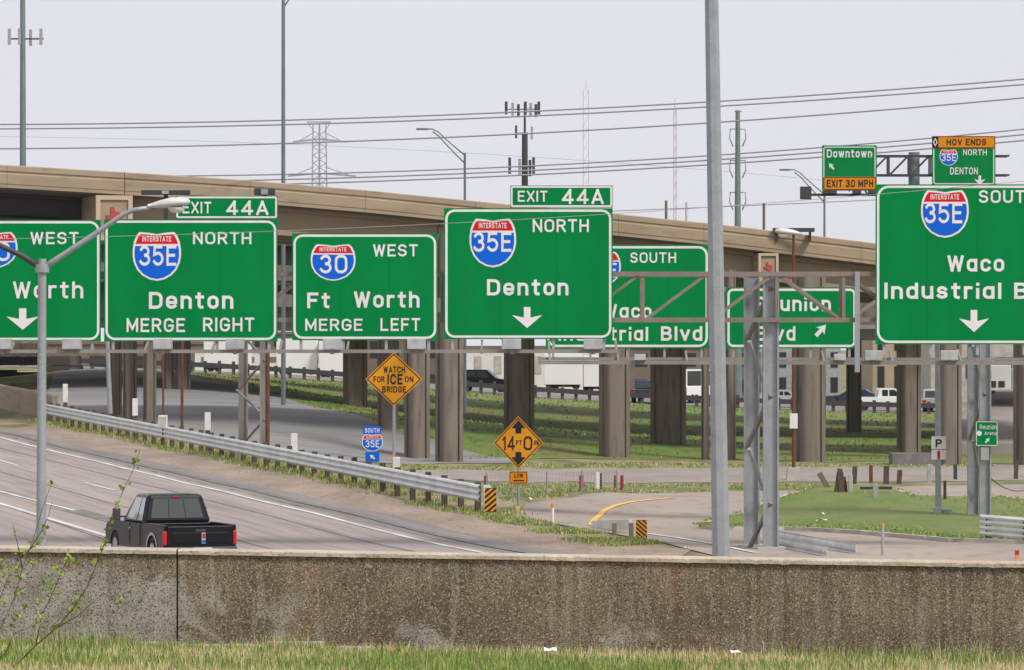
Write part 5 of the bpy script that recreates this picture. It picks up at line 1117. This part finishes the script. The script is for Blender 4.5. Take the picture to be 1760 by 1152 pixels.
for sx in (-1, 1):
    mb = MB(); mb.prism(bs, (sx * HWD - (.09 if sx > 0 else 0), 0, 0), (0, 1, 0), (0, 0, 1), (.09, 0, 0)); q = L_(mb, 'bed_side', 'black_paint', bevel=.02)
    mb = MB(); r0, r1 = .45, .53
    a0 = [(1.1 - r0 * math.cos(math.pi * i / 10), .42 + r0 * .92 * math.sin(math.pi * i / 10)) for i in range(11)]; a1 = [(1.1 - r1 * math.cos(math.pi * i / 10), .42 + r1 * .92 * math.sin(math.pi * i / 10)) for i in range(11)]
    X = sx * (HWD + .012); mb.add([(X, y, z) for y, z in a0 + a1], [(i, i + 1, 12 + i, 11 + i) for i in range(10)]); L_(mb, 'wheel_flare', 'silver_paint', q)
    mb = MB(); mb.box(sx * (HWD - .09), sx * (HWD + .012), -.012, .1, .6, .97); L_(mb, 'tail_light', 'tail_red', bevel=.02)
    mb = MB(); mb.box(sx * (HWD - .1), sx * HWD, .05, 2.0, 1.102, 1.125); L_(mb, 'bed_rail_cap', 'steel_and_shade_dark', q)
mb = MB(); mb.box(-HWD + .1, HWD - .1, 0.06, 2.0, .64, .7); L_(mb, 'bed_floor', 'black_paint')
mb = MB(); mb.box(-HWD + .1, HWD - .1, -.02, .05, .52, 1.10); tg_ = L_(mb, 'tailgate', 'black_paint', bevel=.02)
mb = MB(); mb.box(-HWD + .24, HWD - .24, -.035, -.021, .66, .93); L_(mb, 'pressed_panel', 'black_paint', tg_, .01)
mb = MB(); mb.box(-.14, .14, -.05, -.022, .96, 1.02); L_(mb, 'latch_handle', 'steel_and_shade_dark', tg_)
mb = MB(); mb.box(.03, .14, -.041, -.036, .64, .93); st = L_(mb, 'sticker', 'sticker_pale', tg_); st['label'] = 'small pale sticker with red and blue patches'
mb = MB(); mb.box(.05, .13, -.046, -.042, .78, .9); L_(mb, 'sticker_red', 'red_paint', tg_); mb = MB(); mb.box(.04, .14, -.046, -.042, .66, .73); L_(mb, 'sticker_blue', 'shield_blue', tg_)
mb = MB(); mb.box(-HWD + .03, HWD - .03, -.2, -.025, .4, .56); bu = L_(mb, 'rear_bumper', 'steel_and_shade_dark', bevel=.03)
mb = MB(); mb.box(-.26, .26, -.212, -.201, .42, .54); L_(mb, 'number_plate', 'litter_white', bu)
# cab: pillars and roof with glass set between them
zb, zr = 1.10, 1.86
def cabpt(u, v, h):     # u side -1..1, v 0 rear .. 1 front, h 0 belt .. 1 roof
    hw = .955 - .2 * h; y0, y1 = 2.04 + .24 * h, 4.2 - .78 * h; return Vector((u * hw, y0 + (y1 - y0) * v, zb + (zr - zb) * h))
mb = MB(); c8 = [cabpt(u, v, h) for h in (0, 1) for v in (0, 1) for u in (-1, 1)]; mb.add(c8, [(0, 1, 3, 2), (4, 6, 7, 5), (0, 4, 5, 1), (2, 3, 7, 6), (0, 2, 6, 4), (1, 5, 7, 3)]); cab = L_(mb, 'cab', 'black_paint', bevel=.09)
def pane(pts, out, name, m):
    mb = MB(); q = [Vector(p) + Vector(out) for p in pts]; mb.add(q, [tuple(range(len(q)))]); return L_(mb, name, m, cab)
for u0, u1 in ((-.80, -.27), (-.25, .25), (.27, .80)): pane([cabpt(u0, 0, .18), cabpt(u1, 0, .18), cabpt(u1, 0, .86), cabpt(u0, 0, .86)], (0, -.012, 0), 'rear_window', 'glass_grey')
for sx in (-1, 1):
    for v0, v1, v1t in ((.07, .30, .32), (.34, .78, .70)): pane([cabpt(sx, v0, .1), cabpt(sx, v1, .1), cabpt(sx, v1t + .12 * (v1 > .5), .88), cabpt(sx, v0 + .02, .88)], (sx * .012, 0, .002), 'side_window', 'glass_pale')  # pale colour paints the sky's brightness into the side glass
pane([cabpt(-.86, 1, .08), cabpt(.86, 1, .08), cabpt(.86, 1, .92), cabpt(-.86, 1, .92)], (0, .012, .01), 'windscreen', 'glass_dark')
mb = MB(); mb.box(-.1, .1, 2.215, 2.25, zr - .09, zr - .05); L_(mb, 'brake_light', 'tail_red', cab)
for sx in (-1, 1):
    mb = MB(); mb.beam((sx * .96, 3.75, 1.22), (sx * 1.25, 3.72, 1.24), .04, .05); L_(mb, 'mirror_arm', 'steel_and_shade_dark'); mb = MB(); mb.box(sx * 1.22 - .1, sx * 1.22 + .1, 3.66, 3.8, 1.12, 1.46); L_(mb, 'door_mirror', 'steel_and_shade_dark', bevel=.03)
    mb = MB(); mb.box(sx * (HWD + .003), sx * (HWD + .014), 2.2, 2.215, .5, 1.08); L_(mb, 'door_seam', 'joint_dark'); mb = MB(); mb.box(sx * (HWD + .003), sx * (HWD + .014), 3.2, 3.215, .5, 1.08); L_(mb, 'door_seam', 'joint_dark')
    mb = MB(); mb.box(sx * (HWD + .002), sx * (HWD + .03), 3.05, 3.18, .93, .97); L_(mb, 'door_handle', 'chrome')
    mb = MB(); mb.box(sx * (HWD - .02), sx * (HWD + .06), 2.1, 4.15, .36, .42); L_(mb, 'running_board', 'chrome', bevel=.01)
    mb = MB(); mb.box(sx * .6 - .14, sx * .6 + .14, 5.56, 5.62, .72, .9); L_(mb, 'headlight', 'glass_pale')
for y in (1.1, 4.66):
    for sx in (-1, 1):
        mb = MB(); mb.cyl((sx * .72, y, .39), (sx * .99, y, .39), .39, n=20); w_ = L_(mb, 'wheel', 'tyre'); mb = MB(); mb.cyl((sx * .985, y, .39), (sx * 1.0, y, .39), .23, n=16); L_(mb, 'wheel_rim', 'rim', w_)
# ---------------------------------------------------------------- vehicles on the far road
def vehicle(name, label, cat, xc, D, rz, kind, paint):
    X = X_of(xc, D); r = thing(name, label, cat, (X, D, Tz(X, D) + .03), 'vehicles on the far road', rz)
    W_ = .92
    P_ = {'suv': ([(-2.4, .4), (-2.4, 1.1), (1.1, 1.1), (2.2, .95), (2.4, .7), (2.4, .4)], [(-2.35, 1.1), (-2.2, 1.8), (.3, 1.8), (1.1, 1.1)]),
          'pickup': ([(-2.8, .45), (-2.8, 1.1), (1.3, 1.1), (2.5, 1.0), (2.7, .75), (2.7, .45)], [(-.75, 1.1), (-.6, 1.8), (.7, 1.8), (1.35, 1.1)]),
          'sedan': ([(-2.3, .35), (-2.3, .9), (1.0, .92), (2.1, .82), (2.3, .6), (2.3, .35)], [(-1.9, .9), (-1.1, 1.4), (.2, 1.4), (1.0, .92)]),
          'van': ([(-3.2, .45), (-3.2, 1.3), (2.6, 1.3), (2.9, 1.0), (2.9, .45)], [(-3.2, 1.3), (-3.15, 2.7), (2.0, 2.7), (2.6, 1.3)])}[kind]
    low, up = P_
    mb = MB(); mb.prism(low, (0, -W_, 0), (1, 0, 0), (0, 0, 1), (0, 2 * W_, 0)); mb.build('body', paint, r, local=True, bevel=.06)
    mb = MB(); mb.prism(up, (0, -W_ * .88, 0), (1, 0, 0), (0, 0, 1), (0, 2 * W_ * .88, 0)); cb = mb.build('cabin', paint, r, local=True, bevel=.06)
    xa, xb = up[0][0], up[-1][0]; z0, z1 = up[0][1] + .08, up[1][1] - .12; n = 2 if kind in ('pickup', 'van') else 3
    xs0 = max(xa, up[1][0]) + .15; xs1 = up[2][0] - .02
    for sy in (-1, 1):
        for i in range(n):
            a = xs0 + (xs1 - xs0) * i / n + .05; b = xs0 + (xs1 - xs0) * (i + 1) / n - .05; Y = sy * (W_ * .88 + .006)
            mb = MB(); mb.add([(a, Y, z0), (b + (.3 if i == n - 1 else 0), Y, z0), (b, Y, z1), (a, Y, z1)], [(0, 1, 2, 3)]); mb.build('side_window', 'glass_dark', cb, local=True)
    for xx in (low[0][0] + .95, low[-1][0] - .95):
        for sy in (-1, 1): mb = MB(); mb.cyl((xx, sy * W_ * .7, .36), (xx, sy * W_ * 1.01, .36), .36, n=14); mb.build('wheel', 'tyre', r, local=True)
    for sy in (-1, 1): mb = MB(); mb.box(low[0][0] - .015, low[0][0] + .05, sy * .7 - .15, sy * .7 + .15, .75, .95); mb.build('tail_light', 'tail_red', r, local=True)
    mb = MB(); mb.add([(up[0][0] - .004, -W_ * .7, z0), (up[0][0] - .004, W_ * .7, z0), (up[1][0] - .03, W_ * .7, z1), (up[1][0] - .03, -W_ * .7, z1)], [(0, 1, 2, 3)]); mb.build('rear_window', 'glass_dark', cb, local=True)
    return r
vehicle('suv_car', 'black SUV with pale windows between two bridge columns in the middle', 'car', 832, 324, math.radians(-8), 'suv', 'black_paint')
vehicle('pickup_truck', 'dark blue pickup seen from behind between columns under the Blvd sign', 'pickup truck', 1112, 322, math.radians(80), 'pickup', 'navy_paint')
vehicle('pickup_truck', 'white pickup truck between the right bridge columns', 'pickup truck', 1522, 324, math.radians(4), 'pickup', 'white_paint')
vehicle('delivery_van', 'white van half hidden behind the tall pole', 'van', 1195, 330, math.radians(60), 'van', 'white_paint')
vehicle('sedan_car', 'silver car low behind the guardrail right of the gantry tower', 'car', 1350, 326, math.radians(0), 'sedan', 'silver_paint')
vehicle('sedan_car', 'dark car just left of the white pickup', 'car', 1465, 336, math.radians(170), 'sedan', 'navy_paint')
vehicle('suv_car', 'red-lit dark car behind the parking sign pole', 'car', 1612, 325, math.radians(75), 'suv', 'silver_paint')
# box truck on top of the paved slope
D = 264; a = P(1700, 682, D); r = thing('box_truck', 'white box truck on top of the paved slope at the right', 'truck', (P(1730, 682, D).x, D, a.z), 'vehicles on the far road')
x0, x1 = P(1697, 0, D).x, P(1738, 0, D).x; zz = z_of(0, 672, D); mb = MB(); mb.box(x0, x1, D, D + 2.3, zz, z_of(0, 628, D)); mb.build('cargo_box', 'white_paint', r, bevel=.04)
mb = MB(); mb.box(x1 + .03, P(1756, 0, D).x, D + .1, D + 2.2, zz, z_of(0, 634, D)); mb.build('cab', 'silver_paint', r, bevel=.06)
for xa, xb in ((1702, 1712), (1716, 1727)): mb = MB(); mb.box(P(xa, 0, D).x, P(xb, 0, D).x, D - .02, D + .02, z_of(0, 666, D), z_of(0, 655, D)); mb.build('window', 'glass_dark', r)
mb = MB(); mb.box(x0, P(1715, 0, D).x, D - .03, D + .1, z_of(0, 677, D), zz - .004); mb.build('yellow_skirt', 'paint_yellow', r)
for x in (1706, 1733): mb = MB(); p = P(x, 679, D); mb.cyl((p.x, D - .05, p.z), (p.x, D + .3, p.z), .3, n=14); mb.build('wheel', 'tyre', r)
x0, x1 = P(1679, 0, D).x, P(1690, 0, D).x; r = thing('utility_truck', 'narrow white truck with a yellow mark between the right gantry legs', 'truck', (x0, D + 2, 3.0), 'vehicles on the far road')
mb = MB(); mb.box(x0, x1, D + 1, D + 5, z_of(0, 676, D), z_of(0, 634, D)); mb.build('body', 'white_paint', r, bevel=.05); mb = MB(); mb.box(x0 + .05, x1 - .05, D + .98, D + 1.02, z_of(0, 664, D), z_of(0, 653, D)); mb.build('window', 'glass_dark', r); mb = MB(); mb.box(x0, x1, D + .97, D + 1.03, z_of(0, 684, D), z_of(0, 677, D)); mb.build('yellow_bumper', 'paint_yellow', r)

# ---------------------------------------------------------------- sapling, grass, litter
SD = 35.5
sap = thing('sapling', 'thin bare sapling with young yellow-green leaves at the lower left', 'sapling', P(-10, 1165, SD))
BR = [[(-10, 1165), (30, 1140), (62, 1108), (100, 1078), (125, 1045), (150, 1005), (170, 960), (183, 925), (196, 880), (212, 845), (226, 812), (240, 772)],
      [(-30, 1120), (0, 1080), (22, 1030), (40, 975), (55, 930), (70, 880), (88, 828)], [(48, 950), (70, 915), (84, 885), (92, 862)], [(62, 1108), (70, 1060), (95, 1010), (112, 965), (120, 955)],
      [(-40, 1090), (-5, 1040), (10, 1000), (30, 960)], [(40, 975), (30, 930), (22, 900)], [(100, 1078), (130, 1060), (175, 1020), (240, 1050), (248, 1020)], [(-30, 1000), (10, 960), (50, 945), (75, 925), (80, 905)], [(-20, 1150), (10, 1120), (25, 1090), (70, 1070)]]
lr = random.Random(5); LEAF = []
for i, b in enumerate(BR):
    yo = lr.uniform(-.35, .35) if i else 0; k = len(b); pts = []
    for j, (x, y) in enumerate(b): pts.append(P(x + lr.uniform(-2, 2), y, SD + yo * j / k + lr.uniform(-.03, .03)))
    mb = MB(); mb.tube(pts, .008 if i == 0 else .005, 5, 0, .002); mb.build('branch', 'twig', sap)
    for j in range(1 if i else 3, k):
        for q in range(2 if i else 3):
            if lr.random() < .6: LEAF.append(pts[j].lerp(pts[j - 1], lr.random() * .9))
for x, y in ((50, 967), (60, 968), (30, 978), (28, 990), (97, 980), (105, 988), (115, 965), (122, 972), (160, 968), (5, 980), (3, 992), (78, 1012), (62, 1030), (84, 1030), (58, 1032), (46, 1040), (35, 1018), (35, 1060), (20, 1068), (10, 1036), (140, 1022), (125, 1050), (85, 1000), (73, 1000)): LEAF.append(P(x, y, SD + lr.uniform(-.2, .2)))
mb = MB()
for p in LEAF:
    for k in range(lr.randint(2, 4)):
        c = p + Vector((lr.uniform(-.02, .02), lr.uniform(-.02, .02), lr.uniform(-.02, .02))); L = lr.uniform(.026, .05)
        d = Vector((lr.uniform(-1, 1), lr.uniform(-.6, .6), lr.uniform(-.5, .9))).normalized(); n_ = d.cross(Vector((lr.uniform(-1, 1), 1, lr.uniform(-1, 1)))).normalized() * L * .42
        mb.add([c, c + d * L * .5 + n_, c + d * L, c + d * L * .5 - n_], [(0, 1, 2, 3)])
mb.build('leaves', 'leaf_young', sap)['kind'] = 'stuff'

def grass(name, label, spots, hmin, hmax, wid, mats, probs, seed, nb=1, lean=.45):
    R = np.random.RandomState(seed); N = len(spots) * nb; s = np.repeat(spots, nb, axis=0) + np.c_[R.randn(N, 2) * (.03 if nb > 1 else 0), np.zeros(N)]
    h = R.uniform(hmin, hmax, N) * R.uniform(.6, 1.15, N); a = R.uniform(0, 2 * math.pi, N); ln = R.uniform(.05, lean, N) * h; b = R.uniform(0, 2 * math.pi, N)
    dx, dy = np.cos(a) * wid / 2, np.sin(a) * wid / 2; lx, ly = np.cos(b) * ln, np.sin(b) * ln
    v = np.empty((N, 5, 3)); zero = np.zeros(N)
    v[:, 0] = s + np.c_[-dx, -dy, zero - .02]; v[:, 1] = s + np.c_[dx, dy, zero - .02]; v[:, 2] = s + np.c_[dx * .7 + lx * .35, dy * .7 + ly * .35, h * .6]; v[:, 3] = s + np.c_[-dx * .7 + lx * .35, -dy * .7 + ly * .35, h * .6]; v[:, 4] = s + np.c_[lx, ly, h]
    me = bpy.data.meshes.new(name); base = np.arange(N)[:, None] * 5
    faces = [tuple(q) for q in (base + np.array([0, 1, 2, 3]))] + [tuple(q) for q in (base + np.array([3, 2, 4]))]
    me.from_pydata(v.reshape(-1, 3).tolist(), [], faces)
    for m in mats: me.materials.append(MATS[m])
    pr = probs(s[:, 0], s[:, 1]); cum = np.cumsum(pr / pr.sum(1, keepdims=True), 1); mi = (R.rand(N)[:, None] > cum).sum(1).clip(0, len(mats) - 1)
    me.polygons.foreach_set('material_index', np.r_[mi, mi].astype(np.int32)); me.update()
    o = bpy.data.objects.new(name, me); COL.objects.link(o); o['kind'] = 'stuff'; o['label'] = label; o['category'] = 'grass'; return o
R0 = np.random.RandomState(3)
def noise2(x, y, s, seed):
    r = np.random.RandomState(seed); k = r.randn(8, 2) / s; ph = r.uniform(0, 6.28, 8); return sum(np.sin(x * k[i, 0] + y * k[i, 1] + ph[i]) for i in range(8)) / 8 ** .5
GM = ['grass_green', 'grass_deep', 'grass_straw', 'grass_pale']
n = 70000; x = R0.uniform(-6.2, 6.2, n); y = 31.5 + 8.42 * R0.rand(n) ** .9
def pr_near(x, y):
    c = noise2(x, y, .7, 4); mid = np.exp(-((x - .1) / 1.9) ** 2) * np.clip((y - 34.2) / 2, 0, 1) + .25 * np.clip((y - 39) / 1, 0, 1); straw = np.clip(.95 + .9 * c - 1.2 * mid + .7 * (x > 1.6) * (x < 4.2), .04, 2.2)
    g = np.clip(.5 + .3 * mid - .2 * c, .1, 2); return np.c_[g, g * .35 + .1, straw, np.full(len(x), .45)]
grass('grass', 'mixed green and straw grass in front of the low wall', np.c_[x, y, T(x, y)], .05, .13, .009, GM, pr_near, 1)
n = 7000; x = R0.uniform(-6.2, 6.2, n); y = R0.uniform(38.7, 39.93, n); k_ = noise2(x, y, .5, 9) > .2; x, y = x[k_], y[k_]
grass('grass_tufts', 'taller grass tufts along the foot of the wall', np.c_[x, y, T(x, y)], .08, .26, .008, GM, lambda x, y: np.c_[np.full(len(x), .6), np.full(len(x), .55), np.full(len(x), .45), np.full(len(x), .3)], 2)
# sparse turf along the verge and on the grass tip
def band(pa, pb, n, seed):
    R = np.random.RandomState(seed); a, b = resample(pa, 200), resample(pb, 200); i = R.randint(0, 200, n); u = R.rand(n)[:, None]; q = a[i] * (1 - u) + b[i] * u + R.randn(n, 2) * .15; return q[:, 0], q[:, 1]
def turf(name, label, pa, pb, n, h0, h1, seed, thr, probs, w=.03, lift=0.0):
    x, y = band(pa, pb, n, seed); k = noise2(x, y, 1.2, seed + 40) > thr; x, y = x[k], y[k]; return grass(name, label, np.c_[x, y, T(x, y) + lift], h0, h1, w, GM, probs, seed, 3)
pv = lambda x, y: np.c_[np.full(len(x), .8), np.full(len(x), .4), np.full(len(x), .5), np.full(len(x), .5)]
pgreen = lambda x, y: np.c_[np.full(len(x), 1.0), np.full(len(x), .35), np.full(len(x), .12), np.full(len(x), .5)]
foot = [tuple((rail_pt(t) + rside * .9)[:2]) for t in np.linspace(0, 1, 20)]; back = [tuple((rail_pt(t) - rside * 1.6)[:2]) for t in np.linspace(0, 1, 20)]
turf('verge_grass', 'green weeds along the foot of the long guardrail', foot, back, 9000, .08, .22, 11, -.35, pv)
turf('verge_grass', 'patchy turf on the tongue of ground between highway and ramp', gp((850, 884), (960, 905), (1060, 922), (1180, 942)), gp((800, 884), (880, 905), (980, 930), (1040, 940)), 9000, .05, .15, 12, -.5, pv)
turf('verge_grass', 'thin weeds on the strip beside the side lane', gp((640, 800), (900, 798), (1240, 798), (1700, 799)), gp((640, 812), (900, 807), (1240, 805), (1700, 803)), 7000, .05, .15, 13, -.3, pv, .04)
turf('verge_grass', 'weeds inside the wire fence patch', gp((850, 836), (950, 833), (1060, 833), (1240, 834), (1420, 833)), gp((870, 862), (950, 856), (1060, 848), (1240, 843), (1420, 840)), 6000, .05, .15, 14, -.3, pv, .04)
turf('island_turf', 'short green turf on the grass island', isl_top, isl_bot, 9000, .03, .065, 15, -1.2, pgreen, .03, .17)
turf('bank_grass', 'rough grass on the bank beneath the far guardrail', gp((340, 652), (480, 684), (650, 730), (850, 788), (1100, 788), (1400, 792), (1700, 796)), [(-28, 315), (-15, 315), (-6, 315), (3, 315), (12, 315), (22, 315), (34, 315)], 9000, .06, .16, 16, -.3, lambda x, y: np.c_[np.full(len(x), .7), np.full(len(x), .9), np.full(len(x), .05), np.full(len(x), .2)], .07)
# scraps of litter
for i, (x, y, w, h, D, lb) in enumerate([(1413, 898, 9, 5, None, 'white scrap of litter on the grass island'), (1412, 909, 18, 4, None, 'flat white scrap at the kerb of the grass island'), (910, 861, 9, 5, None, 'crumpled white scrap by the ramp left edge'), (1003, 752, 8, 6, None, 'white scrap on the bank between the columns'), (946, 1122, 22, 6, 37.6, 'white paper scrap in the foreground grass'), (1266, 1121, 20, 5, 37.6, 'small pale scrap in the foreground grass under the tall pole'), (1126, 1108, 14, 12, 38.6, 'tan crumpled scrap at the foot of the wall'), (1180, 945, 7, 4, None, 'tiny white scrap on the grass tip')]):
    p = G(x, y) if D is None else Vector((X_of(x, D), D, Tz(X_of(x, D), D) + .1)); s_ = S(p.y); mb = MB(); r_ = random.Random(i); pts = []
    for k in range(3):
        for j in range(4): pts.append(p + Vector(((j / 3 - .5) * w / s_, (k / 2 - .5) * .25, .2 * (D is None and y > 880 and x > 1300) + .05 + r_.uniform(0, h / s_))))
    mb.add(pts, [(k * 4 + j, k * 4 + j + 1, k * 4 + j + 5, k * 4 + j + 4) for k in range(2) for j in range(3)]); tag(mb.build('litter', 'litter_white' if i != 6 else 'timber_pale'), lb, 'litter', 'scraps of litter')

# ---------------------------------------------------------------- thin spring haze
hz = MB(); hz.box(-700, 700, -90, 2300, -2.5, 190); hm = bpy.data.materials.new('haze_air'); hm.use_nodes = True; hn = hm.node_tree.nodes; hn.clear()
ho = hn.new('ShaderNodeOutputMaterial'); hv = hn.new('ShaderNodeVolumePrincipled'); hv.inputs['Density'].default_value = .00005; hv.inputs['Color'].default_value = (.9, .91, .96, 1); hv.inputs['Anisotropy'].default_value = .0
hm.node_tree.links.new(hv.outputs[0], ho.inputs['Volume']); MATS['haze_air'] = hm
h_ = hz.build('haze', 'haze_air'); h_['kind'] = 'stuff'; h_['label'] = 'thin pale haze in the air over the whole place'; h_['category'] = 'haze'
